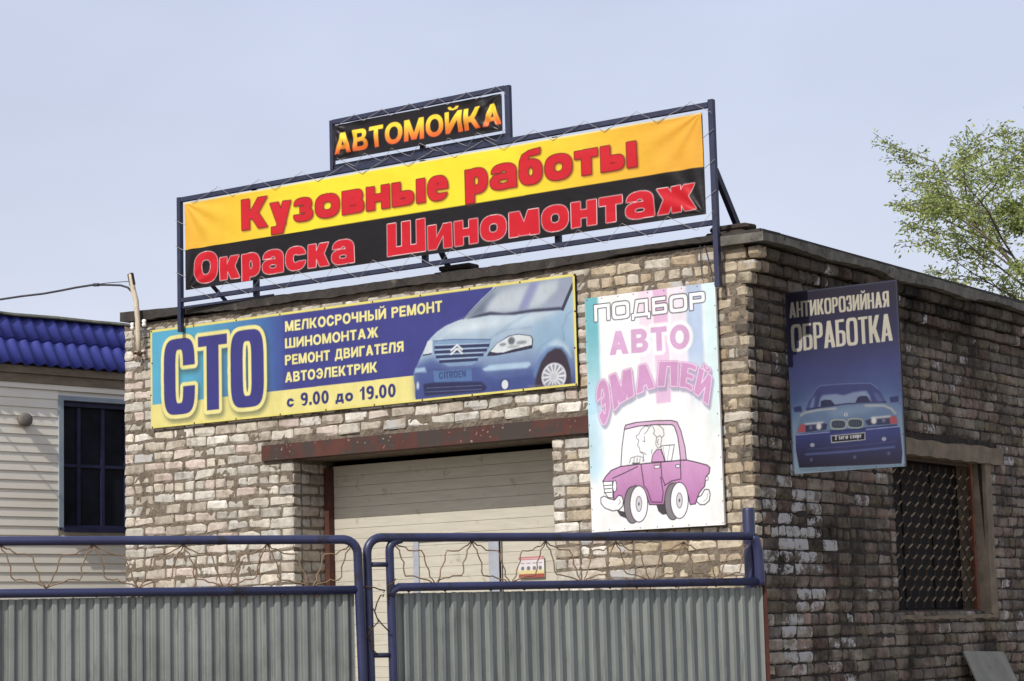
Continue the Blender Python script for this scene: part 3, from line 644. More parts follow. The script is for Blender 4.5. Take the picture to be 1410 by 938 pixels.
    if c=='S': return [('+',SEl(0,.43*h,w,1.01*h,n)),('-',SEl(s,.43*h+t,w-s,h-t,n)),('-',Rq(.5*w,.5*h,w*1.1,.74*h)),('+',SEl(0,0,w,.57*h,n)),('-',SEl(s,t,w-s,.57*h-t,n)),('-',Rq(-.1*w,.26*h,.5*w,.46*h)),('+',Rq(.2*w,.43*h,.8*w,.57*h))]
    if c=='U': return [('+',Rq(0,.25*h,s,h)),('+',Rq(w-s,.25*h,w,h)),('+',SEl(0,0,w,.6*h,n)),('-',Rq(s,t,w-s,h))]
    if c=='P': return glyph('р',w,h,s,t,n)
    if c=='Q': return [('+',Rq(0,0,s,h)),('+',Rq(0,h-t,w,h))]
    if c=='.': return [('+',Rq(0,0,s,s))]
    return []
GW={'Ж':1.12,'М':.92,'Ш':1.08,'Ы':.98,'Д':.86,'Г':.6,'Е':.64,'С':.78,'О':.82,'И':.78,'Й':.78,'К':.78,'З':.66,'Т':.68,'Р':.70,'Б':.71,'Л':.77,'Я':.72,'Э':.75,'Ч':.70,'У':.74,'А':.82,'П':.76,'Н':.76,'В':.73,'I':.3,'1':.45,'.':.2,'0':.66,'9':.66,' ':.36,'R':.74,'N':.76,'3':.62}
def text_mask(cv,txt,bl,br,h,s,t=None,n=2.3,sp=.1,xh=.74,warp=None,gw=GW):
    """bl, br: left and right ends of the base line in canvas metres; h cap height in metres; s,t stroke as fraction of h"""
    t=t or s*.8; bl=np.array(bl,float); br=np.array(br,float); L=np.linalg.norm(br-bl) if warp is None else bl[0]
    W=[]
    for ch in txt:
        low=ch!=ch.upper(); W.append(gw.get(ch.upper(),.74)*((.86 if ch!='ы' else .92) if low else 1))
    tot=sum(W)+sp*(len(txt)-1); k=L/tot/h; M_=np.zeros((cv.ny,cv.nx)); x=0.
    d=(br-bl)/max(np.linalg.norm(br-bl),1e-9) if warp is None else None
    for ch,wg in zip(txt,W):
        if ch!=' ':
            low=ch!=ch.upper(); gh=xh if low else 1.
            gm=np.zeros_like(M_)
            for sg,p in glyph(ch,wg*k,gh,s*(.97 if low else 1),t*(.95 if low else 1),n):
                P=np.array(p,float); P[:,0]+=x*k
                if warp is None:
                    Q=np.stack([bl[0]+d[0]*P[:,0]*h-0*P[:,1],bl[1]+d[1]*P[:,0]*h+P[:,1]*h],1)
                else:
                    den=[]
                    for a,b in zip(P,np.roll(P,-1,0)):
                        for q in np.linspace(0,1,7)[:-1]: den.append(a+(b-a)*q)
                    Q=np.array([warp(q[0]*h/L,q[1]) for q in den])
                m=cv.mask(Q)
                gm=np.maximum(gm,m) if sg=='+' else gm*(1-m)
            M_=np.maximum(M_,gm)
        x+=wg+sp
    return M_

# ------------------------------------------------------------------ rooftop sign frame and its two banners
FO=-.08
frame=thing('rooftop_sign_frame','navy steel frame standing above the garage roof edge, holding two banners','sign frame',GA,(-3,FO,4.4))
z0,z1=4.845,5.825
def fbar(name,p,q,wd,dp,m=M_navy): mb=MB(); mb.bar(p,q,wd,dp); return mb.build(name,m,frame)
fbar('post',(-6.0,FO,4.55),(-6.0,FO,5.84),.042,.045); fbar('post',(-.205,FO,4.34),(-.205,FO,5.87),.045,.045)
fbar('rail',(-5.975,FO,5.815),(-.232,FO,5.83),.042,.045); fbar('rail',(-5.975,FO,4.85),(-.232,FO,4.865),.038,.045)
fbar('rail',(-6.0+.03,FO-.0,4.78),(-4.9,FO+.06,4.79),.02,.02)
fbar('post',(-4.13,FO,5.845),(-4.13,FO,6.30),.035,.04); fbar('post',(-2.19,FO,5.845),(-2.19,FO,6.31),.05,.04)
fbar('rail',(-4.11,FO,6.283),(-2.217,FO,6.293),.04,.04); fbar('rail',(-4.11,FO+.012,5.868),(-2.217,FO+.012,5.876),.045,.03)
for x in (-5.1,-3.15,-1.75): fbar('stud',(x,FO+.05,4.80 if x<-3.5 else 4.875),(x,FO+.05,5.80),.05,.04)
fbar('stud',(-3.15,FO+.05,5.86),(-3.15,FO+.05,6.27),.045,.03)
def G3(x,y,b): u,z=GA.px(x,y,b); return (u,b,z)
fbar('brace',G3(284,384,-.02),G3(313,417,.35),.03,.03); fbar('brace',G3(600,332,-.02),G3(622,377,.4),.04,.04); fbar('brace',G3(984,234,-.03),G3(1019,320,.55),.045,.045)
for (u,b,L,lab) in ((-3.02,.22,.34,'dark timber block on the roof under the middle brace'),(-.24,.18,.36,'dark weathered timber block on the roof corner beside the right post')):
    t=thing('timber_block',lab,'timber block',GA,(u,b,4.775),'timber blocks on the garage roof')
    for k_ in range(2):
        mb=MB(); v,f=brick_proto(L,.16,.052,50+k_+int(L*100)); mb.add(v+np.array([u+.03*k_,b+.03*k_,4.795+.055*k_]),f); mb.build('timber',M_timber,t)
def wrinkle(u0,u1,v0,v1,amp=.012):
    def f(X,Z):
        a=np.zeros_like(X)
        for (cu,cv_,sg) in ((u0,v1,1),(u1,v1,-1),(u0,v0,1),(u1,v0,-1)):
            dx=(X-cu)*sg; dz=(Z-cv_)*(1 if cv_==v0 else -1); th=np.arctan2(dz,dx+1e-6); r=np.hypot(dx,dz)
            a+=amp*np.exp(-((r-.35)/.35)**2)*np.sin(th*13)
        a+=.006*np.sin(X*7.3+Z*2)*np.exp(-((Z-v1)/.15)**2)+.006*np.sin(X*6.1)*np.exp(-((Z-v0)/.15)**2)
        return a
    return f
# long banner
bu0,bu1,bv0,bv1=-5.895,-.275,4.935,5.768
def FP(x,y): return GA.px(x,y,FO-.052)
cv=Canvas(bu0,bv0,bu1,bv1,.006,(250,228,40))
def yel(X,Y):
    t=(X-bu0)/(bu1-bu0); k=np.clip(np.abs(t-.46)*3.3-.62,0,1)[...,None]; return np.array([252,226,36])*(1-k)+np.array([240,172,48])*k
cv.paint(np.ones((cv.ny,cv.nx)),yel)
bl_,br_=FP(258,344),FP(971,229)
cv.poly([(bu0-1,bv0-1),(bu1+1,bv0-1),(bu1+1,br_[1]),(bu0-1,bl_[1])],(20,14,14))
def two(cv,m,fill,out,d,out2=None,shadow=None):
    if shadow: 
        sm_=cv.dil(m,d); k=int(shadow[0]/cv.res); sm_=np.roll(np.roll(sm_,k,1),-k,0); cv.paint(cv.blur(sm_,1),shadow[1],shadow[2])
    cv.paint(cv.dil(m,d),out); cv.paint(m,fill)
HV=dict(s=.335,t=.25,n=2.5,sp=.07,xh=.745)
m1=text_mask(cv,'Кузовные',FP(333,317.5),FP(617,273.5),.285,**HV); two(cv,m1,(214,22,34),(70,14,12),.009,shadow=(.012,(120,60,20),.7))
m1=text_mask(cv,'работы',FP(641,268.5),FP(877,229.5),.288,**HV); two(cv,m1,(214,22,34),(70,14,12),.009,shadow=(.012,(120,60,20),.7))
m1=text_mask(cv,'Окраска',FP(267.5,391),FP(487.5,361),.285,**HV); two(cv,m1,(212,16,32),(240,206,206),.009)
m1=text_mask(cv,'Шиномонтаж',FP(534,353.5),FP(959,288),.288,**HV); two(cv,m1,(212,16,32),(240,206,206),.009)
cv.paint(cv.mask([(bu0,bv1-.012),(bu1,bv1-.012),(bu1,bv1+.1),(bu0,bv1+.1)]),(235,225,190),.8)
banner=thing('banner','long yellow and black vinyl banner with big red lettering above the roof','banner',GA,((bu0+bu1)/2,FO-.03,bv0))
cv.mesh('cloth',M_vinyl,banner,FO-.052,.84,wrinkle(bu0,bu1,bv0,bv1,.0045))
mb=MB(); mb.box(bu0,FO-.031,bv0,bu1,FO-.029,bv1); mb.build('backing_cloth',M_rope,banner)
def lace(par,u0,u1,va,vb,nn,ya,yb):
    for i in range(nn):
        a=u0+(u1-u0)*(i+.2)/nn; b=u0+(u1-u0)*(i+.75)/nn
        mb=MB(); mb.tube([(a,ya,va),(b,yb,vb)],.0026,5); mb.tube([(b,yb,vb),(b+.03,yb-.02,vb-.01*(1 if va>vb else -1)),(b+(u1-u0)*.45/nn,ya,va)],.002,4); mb.build('lacing_rope',M_rope,par)
lace(banner,bu0,bu1,bv1-.02,5.86,11,FO-.06,FO-.03); lace(banner,bu0,bu1,bv0+.02,4.82,13,FO-.06,FO-.03)
for z in (5.05,5.3,5.55): 
    for (a,b) in ((bu0+.01,-6.03),(bu1-.01,-.175)):
        mb=MB(); mb.tube([(a,FO-.036,z),(b,FO-.03,z+.07)],.003,4); mb.build('lacing_rope',M_rope,banner)
# small banner
su0,su1,sv0,sv1=-4.095,-2.235,5.915,6.238
cv=Canvas(su0,sv0,su1,sv1,.005,(22,16,17))
m1=text_mask(cv,'АВТОМОЙКА',GA.px(462.5,213.5,FO-.03),GA.px(692.5,171.5,FO-.03),.192,s=.25,t=.19,n=2.2,sp=.08)
v_a=float(GA.px(577,193,FO)[1]); cv.paint(cv.blur(cv.dil(m1,.006),1),(120,36,20),.9)
cv.paint(m1,lambda X,Y: np.array([240,104,36])+(np.array([255,226,52])-np.array([240,104,36]))*np.clip((Y-v_a-.01)/.13,0,1)[...,None])
ban2=thing('banner','small black banner with orange and yellow lettering at the top of the frame','banner',GA,((su0+su1)/2,FO-.03,sv0))
cv.mesh('cloth',M_vinyl,ban2,FO-.052,.84,wrinkle(su0,su1,sv0,sv1,.005))
mb=MB(); mb.box(su0,FO-.031,sv0,su1,FO-.029,sv1); mb.build('backing_cloth',M_rope,ban2)
lace(ban2,su0,su1,sv1-.012,6.30,6,FO-.06,FO-.03); lace(ban2,su0,su1,sv0+.015,5.84,6,FO-.06,FO-.03)

# ------------------------------------------------------------------ long service board on the front wall
WOf=-.035
def WP(x,y): return GA.px(x,y,WOf)
u0,v1_=WP(207,455); u1,v1b=WP(791,377); _,v0_=WP(209,590); v1_=(v1_+v1b)/2; v0_=(v0_+WP(794,531)[1])/2
cv=Canvas(u0,v0_,u1,v1_,.0052,(62,64,142))
xs1=WP(389,431)[0]
cv.poly([(u0-1,v0_-1),(xs1,v0_-1),(xs1,v1_+1),(u0-1,v1_+1)],grad((86,176,212),(66,98,168),(u0+.5,0),(xs1,0)))
cv.poly([(xs1-.28,v0_-1),(xs1+.1,v0_-1),(xs1+.1,v1_+1),(xs1-.28,v1_+1)],grad((70,120,184),(62,64,142),(xs1-.28,0),(xs1+.08,0)),soft=8,al=.8)
yb=WP(375,539)[1]-.005
cv.poly([(u0-1,v0_-1),(WP(573,500)[0],v0_-1),(WP(571,515)[0],yb+.008),(WP(209,555)[0],yb),(u0-1,yb)],(243,230,140))
NA=dict(У=1)
GWS={'С':.46,'Т':.42,'О':.47}
bl,br=WP(226,571.5),WP(363.8,558.5); hS=WP(245,468.5)[1]-WP(245,570)[1]
br=(br[0],bl[1])
m1=text_mask(cv,'СТО',bl,br,hS,s=.212,t=.135,n=4.2,sp=.05,gw=GWS)
cv.paint(cv.blur(np.roll(np.roll(cv.dil(m1,.05),4,1),-6,0),4),(60,70,60),.55)
cv.paint(cv.dil(m1,.042),(245,234,150)); cv.paint(m1,(60,58,136))
cv.paint(cv.dil(m1,.005)*(1-m1),(120,110,80),.6)
FT=dict(s=.25,t=.2,n=2.15,sp=.09); LY=(248,238,150)
for txt,a,b,h in (('МЕЛКОСРОЧНЫЙ РЕМОНТ',(392.5,457),(609,429),.096),('ШИНОМОНТАЖ',(392.5,480.3),(521,464.5),.094),('РЕМОНТ ДВИГАТЕЛЯ',(392.5,503.3),(555.7,484.3),.094),('АВТОЭЛЕКТРИК',(392.5,527),(519.5,512.5),.094)):
    m1=text_mask(cv,txt,WP(*a),WP(*b),h,**FT); cv.paint(np.roll(np.roll(m1,1,1),-1,0),(40,40,90),.5); cv.paint(m1,LY)
m1=text_mask(cv,'с 9.00 до 19.00',WP(395,561),WP(545,546.5),.118,s=.25,t=.2,n=2.1,sp=.12,xh=.66); cv.paint(m1,(50,52,120))
# car picture on the service board
def Kp(*p): return [WP(560+x/5.2125,370+y/5.2125) for x,y in p]
topc=Kp((600,60))[0]
body=Kp((50,745),(75,690),(100,635),(130,570),(165,505),(215,455),(280,410),(370,372),(405,362),(450,310),(540,215),(610,150),(670,60),(1240,0),(1240,900),(80,940),(60,850),(50,790))
ya,ybm=Kp((700,330))[0][1],Kp((700,860))[0][1]
def bodyc(X,Y):
    t=np.clip((ya-Y)/(ya-ybm),0,1)[...,None]; c=np.where(t<.45,np.array([192,208,222])+(np.array([154,180,206])-np.array([192,208,222]))*(t/.45),np.array([154,180,206])+(np.array([70,84,142])-np.array([154,180,206]))*((t-.45)/.55)); return c
cv.poly(body,bodyc)
cv.poly(Kp((230,460),(400,375),(700,348),(1080,305),(900,380),(600,420),(330,470)),(204,220,232),soft=5,al=.8)
cv.poly(Kp((880,420),(1100,300),(1190,160),(1200,560),(1060,540),(950,600)),(142,178,208),soft=7,al=.7)
cv.poly(Kp((60,700),(180,640),(300,700),(540,690),(560,760),(900,720),(930,760),(920,860),(60,930)),(60,74,140),soft=6,al=.75)
cv.poly(Kp((1010,545),(1080,500),(1160,560),(1185,640),(1165,640),(1120,570),(1050,560)),(190,212,228),soft=2,al=.8)
cv.poly(Kp((420,357),(470,305),(560,215),(620,150),(660,110),(1200,30),(1195,115),(1120,293),(900,310),(770,328),(600,330),(430,362)),(152,164,184))
cv.poly(Kp((440,352),(520,262),(610,180),(650,170),(560,320)),(104,116,138),soft=3,al=.85)
cv.poly(Kp((560,315),(590,240),(680,160),(880,105),(805,295),(700,305)),(196,206,214),soft=5,al=.9)
cv.poly(Kp((800,300),(890,100),(960,90),(870,295)),(142,146,188),soft=2,al=.9)
cv.poly(Kp((865,290),(950,110),(1090,80),(1080,160),(960,270)),(198,210,216),soft=4,al=.85)
cv.poly(Kp((960,280),(1080,170),(1120,80),(1190,60),(1120,280)),(158,166,190),soft=3,al=.7)
cv.line(Kp((1118,292),(1150,215),(1195,110)),.03,(58,60,84)); cv.line(Kp((408,362),(470,300),(560,208),(640,135)),.012,(120,132,150))
cv.poly(Kp((430,360),(520,330),(600,310),(700,320),(770,312),(900,292),(1110,275),(1112,296),(900,312),(770,332),(600,333)),(52,54,78),soft=1,al=.95)
cv.poly(Kp((190,520),(330,508),(605,508),(592,565),(540,635),(470,692),(300,702),(215,655),(185,580)),(128,158,196)); cv.line(Kp((190,520),(330,508),(605,508)),.008,(88,110,150))
for y,xa,xb in ((558,205,588),(592,205,570),(626,215,545),(660,240,505)): cv.line(Kp((xa,y+8),(xb,y-8)),.026,(48,56,96)); cv.line(Kp((xa,y-8),(xb,y-24)),.008,(176,196,218))
for dy in (0,26): cv.line(Kp((318,600+dy-12),(362,548+dy),(398,592+dy-10)),.018,(228,232,236))
cv.poly(Kp((575,628),(590,600),(650,535),(730,482),(800,468),(890,480),(908,505),(902,572),(760,602),(640,625)),(52,48,72)); cv.poly(Kp((600,596),(650,538),(735,486),(800,473),(885,484),(900,505),(898,548),(760,580),(700,600),(650,605)),(222,228,232))
for a,b,r1,r2,c in ((752,518,22,30,(84,92,100)),(690,545,22,12,(120,126,134)),(825,530,34,14,(130,136,142)),(765,560,40,10,(160,164,168))):
    p=Kp((a,b))[0]; cv.ell(p[0],p[1],r1*.0016,r2*.0011,c,.9,1)
cv.poly(Kp((150,520),(182,512),(186,595),(160,615),(118,615)),(214,222,230)); cv.line(Kp((118,622),(175,612)),.012,(60,60,90))
cv.poly(Kp((540,722),(600,692),(880,668),(893,688),(865,712),(700,725),(560,735)),(172,200,224),soft=1); cv.poly(Kp((60,715),(130,708),(145,745),(58,748)),(160,190,218),soft=1)
cv.poly(Kp((190,735),(465,715),(468,805),(198,818)),(86,118,172)); m1=text_mask(cv,'СIТRОЕN',Kp((232,792))[0],Kp((425,778))[0],.058,s=.2,n=2.4,sp=.12); cv.paint(m1,(48,66,118),.9)
cv.poly(Kp((118,830),(200,818),(540,812),(575,850),(560,880),(130,915)),(42,44,82),soft=1)
for y in (848,876): cv.line(Kp((140,y+10),(540,y-10)),.006,(92,104,150))
p=Kp((705,832))[0]; cv.ell(p[0],p[1],.052,.055,(58,70,122),1,1); cv.ell(p[0],p[1],.034,.04,(220,224,232)); p=Kp((80,840))[0]; cv.ell(p[0],p[1],.014,.035,(206,214,226),1,1)
cv.poly(Kp((918,860),(930,760),(965,665),(1010,600),(1065,568),(1110,572),(1150,625),(1175,720),(1185,850)),(58,46,60),soft=1)
cv.poly(Kp((905,760),(950,640),(1010,575),(1065,555),(1120,562),(1165,620),(1190,720),(1188,780),(1172,700),(1145,622),(1108,574),(1065,570),(1010,602),(965,667),(925,790)),(96,128,176),soft=1,al=.8)
pc=Kp((1056,775))[0]; cv.ell(pc[0],pc[1],.125,.118,(200,202,210)); cv.ell(pc[0],pc[1],.105,.1,(150,150,162))
for i in range(14): t_=i*2*math.pi/14; cv.line([(pc[0]+.03*math.cos(t_),pc[1]+.03*math.sin(t_)),(pc[0]+.108*math.cos(t_),pc[1]+.105*math.sin(t_))],.015,(224,226,230))
cv.ell(pc[0],pc[1],.032,.032,(200,202,208)); cv.line([(pc[0]-.26,Kp((900,835))[0][1]-.008),(pc[0]+.2,Kp((1180,835))[0][1]-.005)],.02,(120,122,150),.5,1)
cv.line(Kp((470,362),(330,430),(225,515)),.012,(214,226,234),.6,2); cv.line(Kp((880,318),(740,400),(640,480)),.014,(120,150,184),.5,2); cv.line(Kp((600,500),(640,470),(720,440),(900,420)),.006,(110,136,170),.6,1)
cv.line(Kp((60,760),(190,720),(330,740),(520,715),(560,745)),.006,(50,60,110),.6,1); cv.line(Kp((930,640),(960,560),(1040,500)),.007,(110,138,172),.6,1); cv.line(Kp((1195,300),(1150,330),(1120,420),(1130,520)),.006,(104,130,164),.7,1)
cv.poly(Kp((300,440),(470,395),(700,375),(560,420),(380,460)),(226,234,240),soft=4,al=.6); cv.poly(Kp((580,760),(880,735),(900,760),(640,800)),(84,104,160),soft=2,al=.6)
for x in np.linspace(640,880,9): cv.line(Kp((x,500),(x-14,575)),.003,(178,186,194),.5)
# yellow border
e=.022
for q in (Rq(u0-.1,v0_-.1,u1+.1,v0_+e*.8),Rq(u0-.1,v1_-e,u1+.1,v1_+.1),Rq(u0-.1,v0_,u0+e,v1_),Rq(u1-e,v0_,u1+.1,v1_)): cv.poly(q,(240,226,120))
sto=thing('service_signboard','long blue and yellow workshop signboard picturing a pale blue car','signboard',GA,((u0+u1)/2,0,v0_))
cv.mesh('printed_face',M_print,sto,WOf,.78)
mb=MB(); mb.box(u0,WOf+.002,v0_,u1,-.012,v1_); mb.build('board',M_timber,sto)
def nails(par,u0,u1,v0,v1,y,nx,nz,r=.006):
    P=[(u0+(u1-u0)*i/nx,v0) for i in range(nx+1)]+[(u0+(u1-u0)*i/nx,v1) for i in range(nx+1)]+[(u0,v0+(v1-v0)*i/nz) for i in range(1,nz)]+[(u1,v0+(v1-v0)*i/nz) for i in range(1,nz)]
    mb=MB()
    for (a,b) in P:
        a+=random.uniform(-.01,.01); mb.add([(a+r*math.cos(t),y-.002,b+r*math.sin(t)) for t in np.linspace(0,2*math.pi,7)[:-1]]+[(a,y-.005,b)],[(i,(i+1)%6,6) for i in range(6)])
    mb.build('nail_heads',M_nail,par,kind='stuff')
nails(sto,u0+.012,u1-.012,v0_+.01,v1_-.012,WOf,9,3,.009)

# ------------------------------------------------------------------ paint mixing poster
PO=-.055
def PP(x,y): return GA.px(x,y,PO)
a=PP(805,410); b=PP(984,390); c=PP(998,723); d=PP(815,733)
u0,u1,v0p,v1p=(a[0]+d[0])/2,(b[0]+c[0])/2,(c[1]+d[1])/2,(a[1]+b[1])/2
cv=Canvas(u0,v0p,u1,v1p,.0045,(246,246,246))
W_=u1-u0; H_=v1p-v0p
def band(x0,x1,y0,col,soft,al=1): 
    f=lambda X,Y: np.array(col,float)+0*X[...,None]
    m=cv.blur(cv.mask([(u0+x0*W_,v0p+y0*H_),(u0+x1*W_,v0p+y0*H_),(u0+x1*W_,v1p+1),(u0+x0*W_,v1p+1)]),soft)
    fade=np.clip((cv.VV-(v0p+y0*H_))/(.28*H_),0,1); cv.paint(m*fade,f,al)
cv.poly(Rq(u0,v0p+.5*H_,u0+.105*W_,v1p+1),grad((188,226,234),(112,186,198),(0,v0p+.55*H_),(0,v0p+.85*H_)),soft=2)
m_=cv.blur(cv.mask(Rq(u0-.1,v0p+.22*H_,u0+.10*W_,v0p+.66*H_)),10); cv.paint(m_,(176,218,236),.75)
band(.42,.52,.5,(240,214,232),2,.8); band(.53,.64,.5,(228,180,216),1,.95); band(.66,.78,.45,(240,226,240),2,.8); band(.78,.90,.45,(176,196,226),2,.9); band(.91,1.05,.3,(214,240,240),3,.9)
cv.poly(Rq(u0+.53*W_,v0p+.52*H_,u0+.64*W_,v0p+.62*H_),(226,182,216),soft=1,al=.9)
GP={**GW}
m1=text_mask(cv,'ПОДБОР',PP(818.5,443.2),PP(971,425),.138,s=.22,t=.19,n=5,sp=.10); cv.paint(cv.dil(m1,.011),(92,88,96)); cv.paint(cv.dil(m1,.002),(250,250,250))
m1=text_mask(cv,'АВТО',PP(839.5,489.5),PP(950,479.5),.197,s=.27,t=.23,n=2.05,sp=.12); cv.paint(cv.blur(cv.dil(m1,.035),1),(250,248,250),.9); cv.paint(m1,(216,168,208))
topP=[PP(*q) for q in ((819,534),(832,521),(847,514),(868,508),(885,502),(905,498),(930,498),(952,501),(968,509),(980,519))]
botP=[PP(*q) for q in ((828,592),(838,574),(853,557),(872,545),(890,537),(908,532),(930,532),(946,534),(960,544),(975,558))]
def warp(s_,t_):
    x=min(max(s_,0),1)*(len(topP)-1); i=min(int(x),len(topP)-2); f=x-i
    T=np.array(topP[i])*(1-f)+np.array(topP[i+1])*f; Bq=np.array(botP[i])*(1-f)+np.array(botP[i+1])*f; return Bq+(T-Bq)*t_
m1=text_mask(cv,'ЭМАЛЕЙ',(.85,0),(0,0),.17,s=.255,t=.19,n=2.4,sp=.12,warp=warp)
sh1=cv.dil(m1,.012); acc=np.zeros_like(sh1)
for k_ in range(1,8): acc=np.maximum(acc,np.roll(np.roll(sh1,k_//2,1),-k_,0))
cv.paint(cv.blur(acc,1),(150,150,176),.75); cv.paint(cv.dil(m1,.012),(200,120,178)); cv.paint(cv.dil(m1,.008),(250,240,248)); cv.paint(m1,lambda X,Y: np.array([206,150,194])+0*X[...,None])
# cartoon car with driver
def Q(*p): return [PP(800+x/5.52,570+y/5.52) for x,y in p]
def pl(pts,fill,lw=.009,lc=(60,50,60),close=True):
    q=Q(*pts)
    if fill is not None: cv.poly(q,fill)
    if lw: cv.line(q+([q[0]] if close else []),lw,lc)
pink=(196,128,182); pk2=(212,158,200)
pl([(275,735),(330,745),(420,825),(360,800),(300,775)],(70,66,70),.004); pl([(575,695),(650,690),(670,760),(620,765),(590,740)],(70,66,70),.004)
gb=grad(pk2,(184,118,172),Q((500,330))[0],Q((500,680))[0])
q=Q((165,515),(185,480),(230,430),(300,400),(460,380),(600,368),(760,352),(800,350),(880,368),(960,390),(980,410),(975,450),(950,480),(940,550),(900,600),(880,650),(870,685),(830,690),(815,620),(780,560),(720,525),(670,540),(645,600),(630,690),(520,690),(500,620),(470,560),(410,545),(360,590),(335,650),(320,690),(250,650),(240,520)); cv.poly(q,gb); cv.line(q+[q[0]],.009,(66,52,66))
pl([(330,110),(340,85),(420,65),(560,52),(690,50),(730,62),(760,130),(790,250),(802,350),(756,352),(750,280),(735,170),(710,95),(690,82),(560,82),(430,95),(335,118)],(216,174,206),.008)
for l in ([(330,118),(312,250),(303,400)],[(456,385),(470,480),(478,545)],[(606,372),(615,480),(640,545)],[(634,545),(690,510),(760,495),(756,350)],[(478,545),(505,580),(535,670),(615,672),(625,600),(606,480)],[(240,490),(330,450),(430,400)]): cv.line(Q(*l),.008,(72,56,72))
pl([(556,392),(600,390),(598,412),(560,414)],(240,236,240),.005); pl([(718,388),(752,386),(750,408),(722,408)],(240,236,240),.005)
# driver
pl([(535,365),(545,310),(575,272),(605,270),(625,320),(636,362)],(214,160,206),.006)
pl([(605,245),(710,234),(688,358),(640,360)],(250,250,250),.006); cv.line(Q((625,250),(640,350)),.004,(110,100,110)); cv.line(Q((675,240),(655,355)),.004,(110,100,110))
for l in ([(470,365),(478,310),(450,290),(445,260),(430,240),(440,200),(425,190),(418,170),(440,155),(455,120),(490,92),(520,100),(500,135),(480,155)],[(520,100),(545,82),(590,84),(625,115),(632,160),(612,185)],[(545,95),(560,130),(550,150),(575,175)],[(612,180),(600,165),(575,180),(568,230),(585,262),(605,250),(612,190)],[(590,190),(580,215),(590,235)],[(452,290),(480,296),(498,310)],[(480,170),(486,215)],[(470,205),(482,212)],[(368,375),(380,335),(430,320),(470,330),(480,360)],[(400,372),(405,335)],[(425,372),(428,332)],[(445,375),(450,335)],[(540,270),(535,300)]): cv.line(Q(*l),.0055,(92,86,92))
cv.poly(Q((385,372),(440,370),(450,382),(395,385)),(90,86,90))
# front details
pl([(168,515),(238,512),(242,640),(205,635),(180,600)],(248,248,248),.007)
for y in (545,572,600): cv.line(Q((175,y),(232,y-4)),.007,(60,56,60))
q=Q(*[(256+15*math.cos(t),550+44*math.sin(t)) for t in np.linspace(0,6.28,16)]); cv.poly(q,(250,250,250)); cv.line(q,.007,(66,56,66))
pl([(150,640),(175,625),(215,645),(255,655),(285,620),(310,625),(322,660),(318,700),(290,730),(240,738),(180,715),(152,680)],(250,250,250),.008)
cv.line(Q((290,650),(300,670),(285,690)),.005,(120,110,120))
pl([(940,575),(972,575),(982,610),(975,660),(940,690),(905,690),(878,665),(885,635),(915,620)],(250,250,250),.008); pl([(950,475),(968,485),(965,505),(945,505)],(250,250,250),.005); cv.line(Q((965,600),(955,650),(930,665)),.004,(120,110,120))
for (cx_,cy_) in ((440,685),(748,658)):
    q=Q(*[(cx_-50+62*math.cos(t),cy_+8+140*math.sin(t)) for t in np.linspace(0,6.28,30)]); cv.poly(q,(132,124,130)); cv.line(q,.008,(60,54,60))
    q=Q(*[(cx_-15+72*math.cos(t),cy_+138*math.sin(t)) for t in np.linspace(0,6.28,30)]); cv.poly(q,(132,124,130))
    q=Q(*[(cx_+67*math.cos(t),cy_+138*math.sin(t)) for t in np.linspace(0,6.28,30)]); cv.poly(q,(248,246,248)); cv.line(q,.008,(70,62,70))
    q=Q(*[(cx_+22*math.cos(t),cy_+58*math.sin(t)) for t in np.linspace(0,6.28,20)]); cv.poly(q,(210,206,212)); cv.line(q,.006,(90,82,90))
    q=Q(*[(cx_+6*math.cos(t),cy_+14*math.sin(t)) for t in np.linspace(0,6.28,12)]); cv.poly(q,(70,64,70))
post=thing('poster_board','white upright board with pink lettering and a cartoon pink car','signboard',GA,((u0+u1)/2,0,v0p))
cv.mesh('printed_face',M_print,post,PO,.86)
mb=MB(); mb.box(u0,PO+.002,v0p,u1,PO+.022,v1p); mb.build('board',M_white,post); mb=MB(); mb.box(u0+.05,PO+.023,v0p+.03,u0+.09,-.006,v1p-.03); mb.build('batten',M_timber,post); mb=MB(); mb.box(u1-.09,PO+.023,v0p+.03,u1-.05,-.006,v1p-.03); mb.build('batten',M_timber,post)
nails(post,u0+.015,u1-.015,v0p+.015,v1p-.015,PO,8,11,.005)

# ------------------------------------------------------------------ anti-rust board standing off the side wall
SB=.66
def SP(x,y): return GA.px(x,y,SB)
a=SP(1080,403); b=SP(1233,386); c=SP(1249,641); d=SP(1092,654)
u0,u1,v0s,v1s=(a[0]+d[0])/2,(b[0]+c[0])/2,(c[1]+d[1])/2,(a[1]+b[1])/2
cv=Canvas(u0,v0s,u1,v1s,.0045,(60,60,100))
H_=v1s-v0s
def bgc(X,Y):
    t=np.clip((v1s-Y)/H_,0,1); st=[(0,(44,38,62)),(.25,(52,48,92)),(.45,(66,74,142)),(.6,(74,96,158)),(.75,(120,150,184)),(1,(150,172,190))]
    return np.stack([np.interp(t,[s_[0] for s_ in st],[s_[1][k_] for s_ in st]) for k_ in range(3)],-1)
cv.paint(np.ones((cv.ny,cv.nx)),bgc)
m1=text_mask(cv,'АНТИКОРОЗИЙНАЯ',SP(1087,438.3),SP(1224.5,422.3),.128,s=.155,t=.12,n=4.2,sp=.07); cv.paint(m1,(236,226,200))
m1=text_mask(cv,'ОБРАБОТКА',SP(1090,484.8),SP(1229.5,469.2),.220,s=.135,t=.10,n=4.5,sp=.06); cv.paint(m1,(238,230,206))
def Z(*p): return [SP(1075+x/5.517,490+y/5.517) for x,y in p]
cv.poly(Z((60,600),(120,480),(220,300),(800,300),(900,480),(940,600),(940,860),(70,880)),(132,160,190),soft=14,al=.45)
